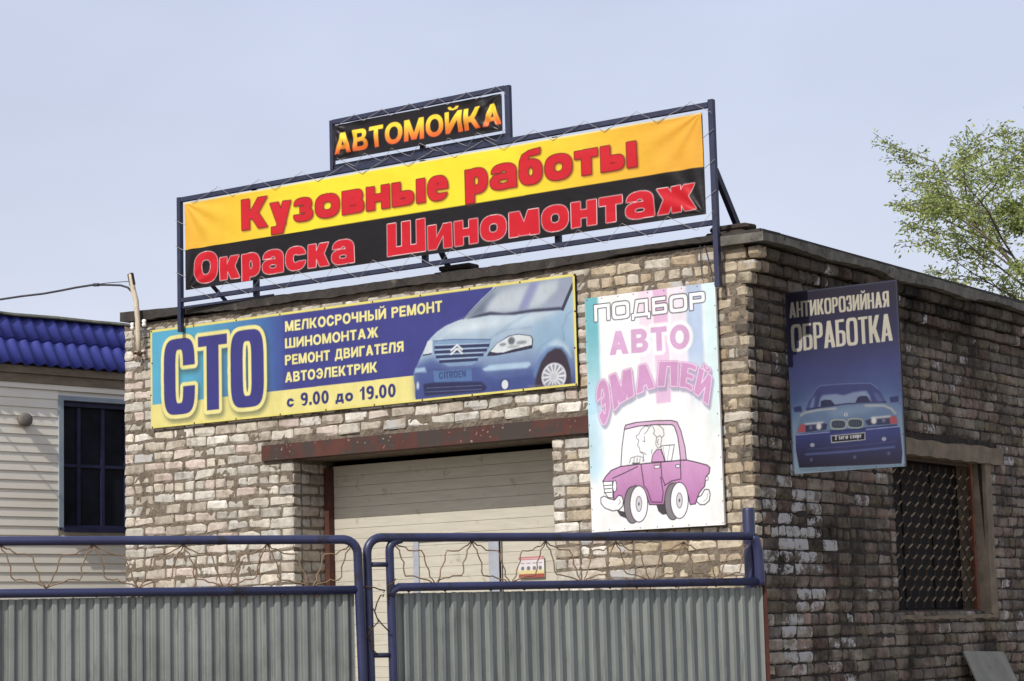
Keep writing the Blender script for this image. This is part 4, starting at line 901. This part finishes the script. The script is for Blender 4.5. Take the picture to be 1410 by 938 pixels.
cv.poly(Z((190,410),(225,320),(265,250),(300,225),(500,208),(685,205),(745,250),(800,355),(600,380)),(62,70,134),soft=1); cv.line(Z((225,330),(268,252),(300,228),(500,212),(685,208),(745,255)),.008,(120,136,186),.7)
cv.poly(Z((285,395),(300,320),(320,298),(420,290),(480,300),(560,275),(650,265),(675,300),(690,352),(480,380)),(134,152,192),soft=1)
cv.poly(Z((215,398),(240,330),(262,300),(250,395)),(110,130,176),soft=1); cv.poly(Z((700,280),(735,285),(785,350),(740,352)),(88,98,156),soft=1)
cv.poly(Z((302,388),(305,345),(330,335),(380,335),(412,372),(405,384)),(44,46,92)); cv.poly(Z((565,362),(585,315),(610,305),(655,305),(685,350),(680,356)),(44,46,92))
cv.line(Z((200,410),(300,392),(500,365),(800,352)),.012,(44,48,96))
for q in (((95,392),(155,380),(162,425),(105,428)),((825,315),(895,303),(897,350),(835,356))): cv.poly(Z(*q),(46,56,116))
cv.poly(Z((118,600),(128,540),(150,470),(185,428),(290,402),(600,362),(780,358),(850,395),(885,450),(900,540),(640,560),(380,585)),(104,130,172),soft=1)
cv.poly(Z((320,420),(600,375),(760,380),(640,440),(420,470)),(132,156,190),soft=4,al=.8)
cv.line(Z((150,455),(185,432),(290,412),(420,400)),.014,(208,206,196),.85,1); cv.line(Z((640,378),(780,378),(840,402),(872,440)),.014,(212,208,190),.85,1)
cv.poly(Z((112,600),(370,578),(640,556),(905,535),(925,740),(918,820),(140,852),(116,720)),grad((56,64,136),(38,32,58),Z((500,600))[0],Z((500,830))[0]))
cv.poly(Z((150,590),(350,572),(380,565),(640,545),(880,520),(890,540),(640,562),(370,590),(120,608)),(44,56,116))
for x0_,y0_,x1_,y1_ in ((380,486,496,556),(508,478,624,548)):
    q=[Z((x,y))[0] for x,y in SEl(x0_,y0_,x1_,y1_,3.2,28)]; cv.poly(q,(52,64,84)); cv.line(q+[q[0]],.012,(166,176,170))
    for x in np.linspace(x0_+16,x1_-16,6): cv.line(Z((x,y0_+12),(x,y1_-12)),.004,(96,110,128))
p=Z((495,447))[0]; cv.ell(p[0],p[1],.016,.014,(220,224,230)); cv.ell(p[0],p[1],.008,.007,(70,90,150))
cv.poly(Z((185,525),(320,508),(355,520),(345,562),(190,582)),(54,58,98)); cv.poly(Z((640,495),(690,475),(830,462),(835,520),(660,530)),(54,58,98))
cv.line(Z((185,520),(320,508)),.016,(222,220,222),.9,1); cv.line(Z((690,474),(830,462)),.016,(226,224,222),.9,1)
cv.poly(Z((128,582),(148,522),(188,522),(186,580)),(192,82,96)); cv.poly(Z((825,468),(875,455),(888,512),(832,520)),(192,76,90))
for x,y,r_,cc in ((290,537,.024,(232,228,230)),(228,546,.014,(120,120,156)),(708,494,.024,(232,228,230)),(782,490,.015,(124,124,160))): p=Z((x,y))[0]; cv.ell(p[0],p[1],r_,r_*1.1,cc,1,1)
cv.line(Z((116,602),(370,580)),.010,(140,146,206)); cv.line(Z((650,560),(905,536)),.010,(140,150,210))
cv.poly(Z((378,606),(642,580),(644,640),(384,664)),(184,184,190)); cv.poly(Z((386,612),(635,588),(637,634),(391,656)),(26,22,36)); m1=text_mask(cv,'3 sеqiе соuре',Z((412,640))[0],Z((612,622))[0],.036,s=.22,n=2.4,sp=.14); cv.paint(m1,(226,224,226))
for x,y in ((240,678),(785,632)): p=Z((x,y))[0]; cv.ell(p[0],p[1],.026,.02,(60,66,116),1,1); cv.ell(p[0],p[1],.02,.016,(168,174,196))
cv.line(Z((190,750),(500,728),(865,692)),.012,(104,124,192),.95,1); cv.line(Z((200,712),(500,690),(880,650)),.005,(84,92,150),.7)
for x,y in ((232,790),(562,770),(820,742)): p=Z((x,y))[0]; cv.ell(p[0],p[1],.012,.014,(110,126,176),.8,1)
cv.poly(Z((140,855),(920,820),(925,850),(150,880)),(112,138,166),soft=1,al=.8)
for q in (Rq(u0-.1,v0s-.1,u0+.018,v1s+.1),Rq(u1-.012,v0s-.1,u1+.1,v1s+.1),Rq(u0,v1s-.012,u1,v1s+.1)): cv.poly(q,bgc if False else (78,84,112),al=.7)
anti=thing('hanging_signboard','tall dark blue board with cream lettering and a blue car, hanging off the shaded wall','signboard',GA,(u0,SB,v0s))
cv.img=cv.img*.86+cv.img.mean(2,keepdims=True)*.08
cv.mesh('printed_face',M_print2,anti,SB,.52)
mb=MB(); mb.box(u0,SB+.002,v0s,u1,SB+.022,v1s); mb.build('board',M_timber,anti)
for z in (v0s+.25,v1s-.3): mb=MB(); mb.bar((-.05,SB+.04,z),(u1-.1,SB+.04,z),.03,.03); mb.build('bracket',M_navy,anti)
nails(anti,u0+.015,u1-.015,v0s+.015,v1s-.015,SB,4,6,.005)

# small notice on the garage door
NO=REC-.022
def NP(x,y): return GA.px(x,y,NO)
a=NP(714,768); b=NP(749,765); c=NP(749,794); d=NP(716,797); u0,u1,vb_,vt_=a[0],b[0],(c[1]+d[1])/2,(a[1]+b[1])/2
cv=Canvas(u0,vb_,u1,vt_,.003,(236,228,228)); h=vt_-vb_
cv.poly(Rq(u0,vt_-.16*h,u1,vt_+.1),(206,128,132)); cv.poly(Rq(u0,vb_,u1,vb_+.36*h),(232,214,146),soft=2); cv.poly(Rq(u0,vb_-.1,u1,vb_+.18*h),(176,82,72))
for i in range(4): p=u0+(u1-u0)*(.16+.23*i); cv.ell(p,vb_+.45*h,.018,.018,(112,112,118),.9); cv.poly(Rq(p-.022,vb_+.66*h,p+.022,vb_+.72*h),(150,146,160),al=.7)
cv.line([(u0+.02,vt_-.09*h),(u1-.02,vt_-.09*h)],.010,(240,220,220),.6)
no=thing('door_notice','small faded red, white and yellow notice on the cream garage door','notice',GA,(u0,NO,vb_)); cv.mesh('printed_face',M_print,no,NO-.003,.8); mb=MB(); mb.box(u0,NO-.002,vb_,u1,NO+.003,vt_); mb.build('sheet',M_white,no)

# leaning grey board, cable mast, cable
lb=thing('leaning_board','grey flat board leaning against the shaded brick wall below its barred window','board',GA,(.3,4.2,0))
mb=MB(); b0,b1=3.78,4.72; pts=[(.04,b0,1.37),(.04,b1,1.345),(.62,b1+.02,0.0),(.62,b0,0.0)]; mb.add(pts+[(p[0]+.012,p[1],p[2]+.006) for p in pts],[(0,1,2,3),(7,6,5,4),(0,4,5,1),(1,5,6,2),(2,6,7,3),(3,7,4,0)]); mb.build('sheet',M_board,lb)
def GP3(x,y,b): u,z=GA.px(x,y,b); return (u,b,z)
mast=thing('cable_mast','bent cream pipe mast with insulators bolted to the garage front left corner','cable mast',GA,GP3(192,490,-.1))
mb=MB(); mb.tube([GP3(x,y,-.10) for x,y in ((180,378),(181.5,386),(183.5,400),(187.5,414),(189.5,440),(190.5,465),(191.5,494))],[.022,.024,.026,.024,.026,.025,.02],8); mb.build('pipe',M_mast,mast,True)
mb=MB(); mb.bar(GP3(179.5,377,-.1),GP3(182.5,393,-.1),.055,.03); mb.build('timber_tip',M_timber,mast)
for x,y in ((182.5,449.5),(198.5,445)):
    p=GP3(x,y,-.09); mb=MB(); mb.tube([(p[0],p[1],p[2]-.035),(p[0],p[1],p[2]-.012),(p[0],p[1],p[2]),(p[0],p[1],p[2]+.015),(p[0],p[1],p[2]+.035)],[.018,.024,.014,.024,.016],10); mb.build('insulator',M_porc,mast,True)
for y in (447,487): 
    p=GP3(184,y,-.07); q=GP3(200,y-1,-.07); mb=MB(); mb.bar(p,q,.02,.012); mb.build('bracket',M_wire,mast)
    mb=MB(); c=GP3(190,y,-.05); mb.bar((c[0],-.1,c[2]),(c[0],.0,c[2]),.02,.02,side=(1,0,0)); mb.build('bracket',M_wire,mast)
cb=thing('overhead_cable','thin black cable sagging from the mast out past the blue roof','cable',GA,GP3(180,395,-.1))
mb=MB(); pts=[GP3(x,y,-.10) for x,y in ((-260,448),(-120,431),(-40,419),(0,412.5),(30,408),(60,404.5),(85,400),(105,396),(128,392.4),(150,392.5),(166,393),(176,396),(182,402))]; mb.tube(pts,.011,6); mb.build('cable',M_cable,cb,True)
mb=MB(); mb.tube([GP3(x,y,-.11) for x,y in ((131,392),(150,389.5),(180,387.5))],.004,5); mb.build('tie_wire',M_cable,cb)
mb=MB(); mb.tube([GP3(x,y,-.10) for x,y in ((129,392.4),(136,392.2))],.018,6); mb.build('splice',M_cable,cb)
hwz=thing('hanging_wire','two thin dark wires hanging down the bricks beside the right post of the sign frame','wire',GA,GP3(960,350,-.02))
for P in (((964,338),(965,360),(967,386)),((970,338),(974,352),(979,372),(982,390))): mb=MB(); mb.tube([GP3(x,y,-.02) for x,y in P],.004,5); mb.build('wire_strand',M_cable,hwz)

# ------------------------------------------------------------------ house with blue tiled roof
house=thing('sided_house','cream sided house with a blue metal tiled roof and a dark blue framed window','house',HA,(0,0,0))
HX0,HX1=-7.,9.; EZ=4.70
wx0,wx1,wz0,wz1=.80,3.3,2.935,4.335
mb=MB(); mb.box(HX0,.02,0,wx0,.25,EZ); mb.box(wx0,.02,0,wx1,.25,wz0); mb.box(wx0,.02,wz1,wx1,.25,EZ); mb.box(wx1,.02,0,HX1,.25,EZ); mb.box(HX0,.25,0,HX0+.2,6,EZ); mb.box(HX0,5.8,0,HX1,6,EZ); mb.box(HX1-.2,.25,0,HX1,5.8,EZ)
hw=mb.build('wall',M_siding,house)
smesh={}
def board(x0,x1,z):
    L=x1-x0; key=round(L,3)
    if key not in smesh:
        h=.0995; prof=[(.016,.0),(.002,-.001),(-.001,.004),(.004,.05),(.009,h-.002),(.013,h+.002),(.018,h)]
        vs=[(0,y,z_) for y,z_ in prof]+[(L,y,z_) for y,z_ in prof]; n=len(prof)
        fs=[(i+1,i,i+n,i+1+n) for i in range(n-1)]+[tuple(range(n)),tuple(range(2*n-1,n-1,-1))]
        me=bpy.data.meshes.new('siding_board'); me.from_pydata(vs,[],fs); me.materials.append(M_siding); me.update(); smesh[key]=me
    o=bpy.data.objects.new('siding_board',smesh[key]); COL.objects.link(o); o.parent=hw; o.location=(x0,random.uniform(-.0008,.0008),z)
z=4.236+.0995*2
zs=[4.236+.0995*2-k*.0995 for k in range(44)]
for z in zs:
    zb=z-.0995
    if zb<0: break
    if zb<wz1+.06 and zb+.0995>wz0-.04:
        board(HX0+.02,wx0-.058,zb)
    else: board(HX0+.02,HX1-.02,zb)
for (a,b,c,d) in ((wx0-.06,wz0-.0,wx0,wz1+.05),(wx0,wz1,wx1,wz1+.05),(wx1,wz0,wx1+.06,wz1+.05)): mb=MB(); mb.box(a,-.016,b,c,.02,d); mb.build('window_trim',M_trim,house)
# frieze, fascia, soffit
mb=MB(); mb.box(HX0,-.045,4.60,HX1,.018,4.69); mb.build('fascia',M_frieze,house)
mb=MB(); mb.box(HX0,-.022,4.50,HX1,.018,4.598); mb.build('frieze_board',M_frieze,house)
mb=MB(); mb.box(HX0,-.010,4.44,HX1,.018,4.498); mb.build('cornice_strip',M_siding,house)
# window
wn=MB(); wn.box(wx0,.125,wz0,wx1,.135,wz1); wn=wn.build('window',M_dark,house)
vx=[wx0+.0,1.05,1.37,1.69,2.01,2.33,2.65,2.97,wx1]; hz=[wz0,3.625,wz1]
for i in range(len(vx)-1):
    for j in range(2):
        mb=MB(); mb.box(vx[i]+.02,.085,hz[j]+.02,vx[i+1]-.02,.09,hz[j+1]-.02); mb.build('pane',M_glass,wn)
for x in vx[1:-1]: mb=MB(); mb.box(x-.022,.06,wz0+.03,x+.022,.084,wz1-.06); mb.build('glazing_bar',M_bluewin,wn)
mb=MB(); mb.box(wx0+.03,.064,3.605,wx1-.03,.082,3.640); mb.build('glazing_bar',M_bluewin,wn)
for (a,b,c,d) in ((wx0,wz0,wx0+.03,wz1),(wx0+.03,wz1-.06,wx1,wz1),(wx0+.03,wz0,wx1,wz0+.03)): mb=MB(); mb.box(a,.03,b,c,.086,d); mb.build('frame',M_bluewin,wn)
mb=MB(); mb.box(wx0-.03,-.07,wz0-.03,wx1+.03,.08,wz0-.001); mb.box(wx0-.03,-.07,wz0-.055,wx1+.03,-.064,wz0-.03); mb.build('sill',M_bluewin,wn)
# roof tiles
tw,tl=.1546,.335; ang=math.radians(60); TY,TZ=-.075,4.695
n_=10; vs=[];
for j,(tt,lift) in enumerate(((0.,.0),(0.,.022),(1.,.004))):
    for i in range(n_+1):
        x=tw*i/n_; hgt=.017*math.cos(2*math.pi*(i/n_)-.0); y=tl*tt*math.cos(ang); zz=tl*tt*math.sin(ang); nrm=(-math.sin(ang),math.cos(ang)); a_=hgt+lift
        dz=-.012*(1-math.cos(2*math.pi*i/n_))*(.5) if j<2 else 0
        vs.append((x,y+nrm[0]*a_+dz*math.cos(ang),zz+nrm[1]*a_+dz*math.sin(ang)))
fs=[]
for j in range(2):
    for i in range(n_): a_=j*(n_+1)+i; fs.append((a_,a_+1,a_+n_+2,a_+n_+1))
tm=bpy.data.meshes.new('roof_tile'); tm.from_pydata(vs,[],fs); tm.materials.append(M_bluetile); tm.polygons.foreach_set('use_smooth',[True]*len(fs)); tm.update()
mb=MB(); c_,s_=math.cos(ang),math.sin(ang); top=(TY+2*tl*c_,TZ+2*tl*s_-.0)
mb.add([(HX0,TY+.02,TZ-.015),(HX1,TY+.02,TZ-.015),(HX1,top[0]+.02,top[1]-.03),(HX0,top[0]+.02,top[1]-.03),(HX1,5.9,top[1]-.1),(HX0,5.9,top[1]-.1),(HX0,5.9,4.68),(HX1,5.9,4.68)],[(0,1,2,3),(3,2,4,5),(5,4,7,6),(0,6,7,1)]); roof=mb.build('roof',M_timber,house)
for row in range(2):
    x=-4.0+.03
    while x<4.2:
        o=bpy.data.objects.new('roof_tile',tm); COL.objects.link(o); o.parent=roof; o.location=(x,TY+row*tl*c_,TZ+row*tl*s_+.0); x+=tw
mb=MB(); zc=top[1]-.012; yc=top[0]
xs=np.linspace(HX0,HX1,60)
for x in xs:
    j=rng.normal(0,.003)
    for p in ((x,yc-.075,zc-.008+j),(x,yc-.078,zc+.004+j),(x,yc-.03,zc+.035+j),(x,yc+.10,zc+.035),(x,yc+.1,zc)): mb.v.append(p)
for i in range(59):
    for k_ in range(5): mb.f.append((i*5+k_,i*5+(k_+1)%5,i*5+5+(k_+1)%5,i*5+5+k_))
mb.m=[0]*len(mb.f); mb.build('ridge_cap',M_ridge,house)
wl=thing('wall_lamp','small round grey lamp fixed to the cream siding','lamp',HA,(.28,0,4.09))
mb=MB()
for yy,r_ in ((-.004,.066),(-.03,.07),(-.035,.082),(-.055,.086),(-.070,.075),(-.078,.05),(-.080,.0)):
    for k_ in range(16): t_=2*math.pi*k_/16; mb.v.append((.285+r_*math.cos(t_)*1.06,yy,4.09+r_*.92*math.sin(t_)))
for i in range(6):
    for k_ in range(16): mb.f.append((i*16+k_,i*16+(k_+1)%16,i*16+16+(k_+1)%16,i*16+16+k_))
mb.m=[0]*len(mb.f); mb.build('lamp_cover',M_lamp,wl,True)

# ------------------------------------------------------------------ gate leaves
def leaf_frame(p0,p1): d=np.array(p1)-np.array(p0); return Fr((p0[0],p0[1],0),math.atan2(d[1],d[0])),float(np.hypot(*d))
def Wp(x,y,dep): d=ray(x,y); return (EYE+d*(dep/d[1]))
a=Wp(0,745,12.55); b=Wp(497,743,13.0); LFr,_=leaf_frame(a[:2],b[:2])
a=Wp(505,740,13.05); b=Wp(1040,738,14.3); RFr,_=leaf_frame(a[:2],b[:2])
def L3(x,y,fr,dy=0): u,z=fr.px(x,y,dy); return (u,dy,z)
def arc(c,r,a0,a1,n=6): return [(c[0]+r*math.cos(t),c[1]+r*math.sin(t)) for t in np.linspace(math.radians(a0),math.radians(a1),n)]
def corr(fr,u0,u1,z1,par,pitch=.0775,n0=0):
    prof=[(0,0),(.28,0),(.40,.014),(.50,.018),(.60,.018),(.88,.018),(1.0,.004)]
    prof=[(0,.000),(.26,.000),(.32,.003),(.45,.020),(.52,.022),(.74,.022),(.81,.019),(.93,.003)]
    pts=[]; k=0
    while u0+k*pitch<u1:
        for f,y in prof:
            u=u0+(k+f)*pitch
            if u<=u1: pts.append((u,y+rng.normal(0,.0006)))
        k+=1
    zs_=[z1,z1*.66,z1*.33,.06]; m=MB(); n=len(pts)
    for yo in (0,.0012):
        for j,zz in enumerate(zs_):
            for (u,y) in pts: m.v.append((u,.014+y+yo+(0 if j in (0,3) else .002*math.sin(u*3)),zz+(rng.normal(0,.0015) if j==0 else 0)))
    N_=n*4
    for s_ in range(2):
        for j in range(3):
            for i in range(n-1):
                q=(s_*N_+j*n+i,s_*N_+j*n+i+1,s_*N_+(j+1)*n+i+1,s_*N_+(j+1)*n+i); m.f.append(q if s_ else q[::-1])
    m.m=[0]*len(m.f); return m.build('corrugated_sheet',M_galv,par,False)
W1=[(0,0),(.05,.12),(.13,.2),(.155,.3),(.20,.42),(.245,.5),(.235,.62),(.245,.72),(.30,.79),(.42,.80),(.52,.80),(.60,.84),(.72,.86),(.85,.9),(.93,.94),(1,1)]
W2=[(0,0),(.12,.10),(.20,.11),(.28,.15),(.36,.21),(.5,.21),(.66,.22),(.72,.32),(.74,.45),(.78,.56),(.85,.66),(.87,.8),(.93,.9),(1,1)]
def ornament(fr,xt,xb,par,ytop,ybot,dep=.0):
    for Wv in (W1,W2):
        pts=[]
        for (s_,t_) in Wv:
            x=xt+(xb-xt)*s_; y=ytop(x)+(ybot(x)-ytop(x))*t_; pts.append(L3(x+random.uniform(-1,1),y+random.uniform(-1,1),fr,dep+random.uniform(-.004,.004)))
        mb=MB(); mb.tube(pts,.0042,5); mb.build('ornament_wire',M_rust,par,True)
# left leaf
gl=thing('gate_leaf','left gate leaf of blue pipe, its rounded top corner beside the gap','gate',LFr,(0,0,0),'gate leaves of blue pipe and corrugated sheet')
R_=.026
zt=2.20; zm=1.905; uR=L3(492.5,760,LFr)[0]; 
ztl=L3(0,745.2,LFr)[2]; ztr=L3(470,743,LFr)[2]
pts=[(-2.3,0,ztl),(0,0,ztl),(uR-.085,0,ztr)]+[(c[0],0,c[1]) for c in arc((uR-.085,ztr-.085),.085,80,0,6)]+[(uR+.006,0,1.8),(uR+.02,0,1.2),(uR+.03,0,.06)]
mb=MB(); mb.tube(pts,R_,12); mb.build('frame_pipe',M_bluepipe,gl,True)
zml=L3(0,817.4,LFr)[2]; zmr=L3(490,812.3,LFr)[2]
mb=MB(); mb.tube([(-2.3,0,zml),(0,0,zml),(uR-.01,0,zmr)],R_*.95,12); mb.build('middle_rail',M_bluepipe,gl,True)
mb=MB(); mb.tube([(-2.3,0,.08),(uR+.02,0,.08)],R_,12); mb.build('bottom_rail',M_bluepipe,gl,True)
mb=MB(); mb.tube([(-2.3,0,.05),(-2.3,0,ztl+.02)],R_,12); mb.build('frame_pipe',M_bluepipe,gl,True)
corr(LFr,-2.27,uR-.015,zml-.034,gl)
yt=lambda x:750; yb_=lambda x: 812
for xt,xb in ((0,64),(128,64),(128,191.5),(252.5,191.5),(252.5,310),(368,310),(368,429),(483,429),(-124,-62),(0,-62)):
    ornament(LFr,xt,xb,gl,yt,lambda x:811)
for x in (36,84,134,191,245,291,337,389,437): 
    p=L3(x,821,LFr); mb=MB(); mb.tube([(p[0]-.012,-.004,p[2]+.012),(p[0],-.01,p[2]-.002),(p[0]+.012,-.004,p[2]+.01)],.006,5); mb.build('clip',M_wire,gl)
# right leaf
gr=thing('gate_leaf','right gate leaf of blue pipe with a narrow laddered strip at its left end','gate',RFr,(0,0,0),'gate leaves of blue pipe and corrugated sheet')
uo=L3(505.5,770,RFr)[0]; ui=L3(537,770,RFr)[0]; ue=L3(1041,760,RFr)[0]
zt0=L3(530,740.3,RFr)[2]; zt1=L3(1037,738.3,RFr)[2]; zm0=L3(560,808.5,RFr)[2]; zm1=L3(1037,801,RFr)[2]
pts=[(uo+.02,0,.06),(uo+.012,0,1.2),(uo,0,zt0-.10)]+[(c[0],0,c[1]) for c in arc((uo+.09,zt0-.09),.09,180,90,7)]+[(uo+.4,0,zt0),(ue-.01,0,zt1)]
mb=MB(); mb.tube(pts,R_,12); mb.build('frame_pipe',M_bluepipe,gr,True)
pts=[(ui+.02,.004,.06),(ui+.01,.004,1.2),(ui,.004,zt0-.09)]+[(c[0],.004,c[1]) for c in arc((ui+.06,zt0-.075),.06,180,110,5)]+[(ui+.075,.004,zt0-.01)]
mb=MB(); mb.tube(pts,R_*.95,12); mb.build('inner_pipe',M_bluepipe,gr,True)
pts=[(ui,0,zm0-.055),(ui+.012,0,zm0-.02),(ui+.05,0,zm0),(ui+.2,0,zm0),(ue+.02,0,zm1)]
mb=MB(); mb.tube(pts,R_*.95,12); mb.build('middle_rail',M_bluepipe,gr,True)
for y in (777.5,902.5): p=L3(515,y,RFr); q=L3(533,y,RFr); mb=MB(); mb.tube([(uo+.01,0,p[2]),(ui,0,q[2])],.014,8); mb.build('rung',M_navy,gr,True)
mb=MB(); mb.tube([(uo,0,.08),(ue,0,.08)],R_,12); mb.build('bottom_rail',M_bluepipe,gr,True)
corr(RFr,ui+.02,ue+.05,zm1-.036,gr)
mb=MB(); mb.box(ue+.052,-.006,.05,ue+.066,.03,1.98); mb.build('edge_angle',M_brown,gr)
for xt,xb in ((541.7,599),(650,599),(650,703.4),(751,703.4),(751,802),(847.7,802),(847.7,897),(941.2,897),(941.2,989),(1030,989)):
    ornament(RFr,xt,xb,gr,lambda x:745.5,lambda x:805 if x<700 else 805-(x-700)*.016)
for x in (562,612,675,721,769,839,876,930,985): 
    yy=815-(x-560)*.018; p=L3(x,yy,RFr); mb=MB(); mb.tube([(p[0]-.012,-.004,p[2]+.012),(p[0],-.01,p[2]-.002),(p[0]+.012,-.004,p[2]+.01)],.006,5); mb.build('clip',M_wire,gr)
# end pipe of the right leaf (bent) and hinge post
mb=MB(); mb.tube([(ue-.03,.0,zt1+.0),(ue+.0,.0,zt1-.02),(ue+.018,0,zt1-.1),(ue+.022,.0,zm1),(ue+.023,.0,zm1-.025)],[.026,.028,.031,.032,.030],12); mb.build('end_pipe',M_bluepipe,gr,True)
gp=thing('gate_post','thick blue round gate post with a flat capped top at the brick corner','gate post',RFr,(ue-.04,.09,0))
pz=L3(1031,699.5,RFr,.09)[2]; up_=L3(1031,720,RFr,.09)[0]
mb=MB(); mb.tube([(up_,.09,0),(up_,.09,pz-.012),(up_,.09,pz)],[.039,.039,.035],18); mb.build('post_pipe',M_bluepipe,gp,True)
# wire tying the leaves together
tw_=thing('binding_wire','loose rusty wire tying the two gate leaves together','wire',RFr,(uo,-.03,1.3))
for P in (((492,811),(503,808),(515,809),(523,812),(530,813),(528,816)),((527,822),(529,819),(524,820),(519,830),(516,842),(519,851),(527,861),(536,870)),((514,838),(518,848),(521,856),(513,865),(511,880),(514,895),(520,902)),((533,808),(540,803),(545,797)),((508,862),(512,868),(505,876),(512,884))):
    mb=MB(); mb.tube([L3(x,y,RFr,-.03) for x,y in P],.0042,5); mb.build('wire_strand',M_wire,tw_,True)

# ------------------------------------------------------------------ willow behind the garage
def tree():
    dep=34.; base=Wp(1560,700,dep); bx,by=base[0],base[1]
    t=thing('willow_tree','tall young leafed willow with thin drooping twigs behind the garage roof','tree',WO,(bx,by,0)); r=random.Random(11)
    tr=MB(); lf=MB(); LV=[];LF=[]
    H=11.9
    tips=[]
    def grow(p,d,L,rad,lev):
        pts=[p]; n=5 if lev<3 else 4; q=p.copy(); dd=d.copy()
        for i in range(n):
            dd=dd+np.array([r.gauss(0,.10),r.gauss(0,.10),r.gauss(0,.06)+(-.05 if lev>=3 else .05)]); dd/=np.linalg.norm(dd); q=q+dd*L/n; pts.append(q.copy())
        tr.tube(pts,[max(.004,rad*(1-.7*i/n)) for i in range(n+1)],6 if lev<2 else 4,cap=False)
        if lev>=3:
            for i in range(1,len(pts)): tips.append((pts[i],dd,L/n))
        if lev<4:
            nb=[12,6,5,4][lev] if lev<4 else 0
            for k in range(nb):
                f=((.22 if lev==0 else .3)+(.78 if lev==0 else .7)*(k+.5)/nb); i=min(int(f*n),n-1); ff=f*n-i; b=pts[i]*(1-ff)+pts[i+1]*ff
                az=r.uniform(0,2*math.pi); sp=[.50,.7,.85,1.0][lev]
                nd_=dd*.55+sp*np.array([math.cos(az),math.sin(az),r.uniform(-.15,.55)]); nd_/=np.linalg.norm(nd_)
                grow(b,nd_,L*(r.uniform(.38,.50)*(1.32-.75*f) if lev==0 else r.uniform(.46,.64)),rad*(.26 if lev==0 else .45),lev+1)
    grow(np.array([bx,by,0.]),np.array([-.04,0,1.]),H*.62,.17,0)
    # second stem
    grow(np.array([bx+.5,by+.4,0.]),np.array([.12,.1,1.]),H*.62,.14,0)
    trunk=tr.build('trunk',M_bark,t)
    for (p,d,L) in tips:
        for k in range(9):
            c=p-d*L*r.random()+np.array([r.gauss(0,.05),r.gauss(0,.05),r.gauss(-.01,.05)]); a=np.array([r.gauss(0,1),r.gauss(0,1),r.gauss(-.5,.7)])+d*.9; a/=np.linalg.norm(a); b=np.cross(a,[r.gauss(0,1),r.gauss(0,1),r.gauss(0,1)]); b/=max(np.linalg.norm(b),1e-6)
            l=r.uniform(.045,.10); w_=l*.2; nrm=np.cross(a,b)*l*.06; n0=len(LV)
            LV+=[c,c+a*l*.5+b*w_+nrm,c+a*l,c+a*l*.5-b*w_+nrm]; LF.append((n0,n0+1,n0+2,n0+3))
    lf.v=[tuple(x) for x in LV]; lf.f=LF; lf.m=[0]*len(LF); lf.build('foliage',M_leaf,t,kind='stuff')
    print('tree leaves',len(LF))
tree()
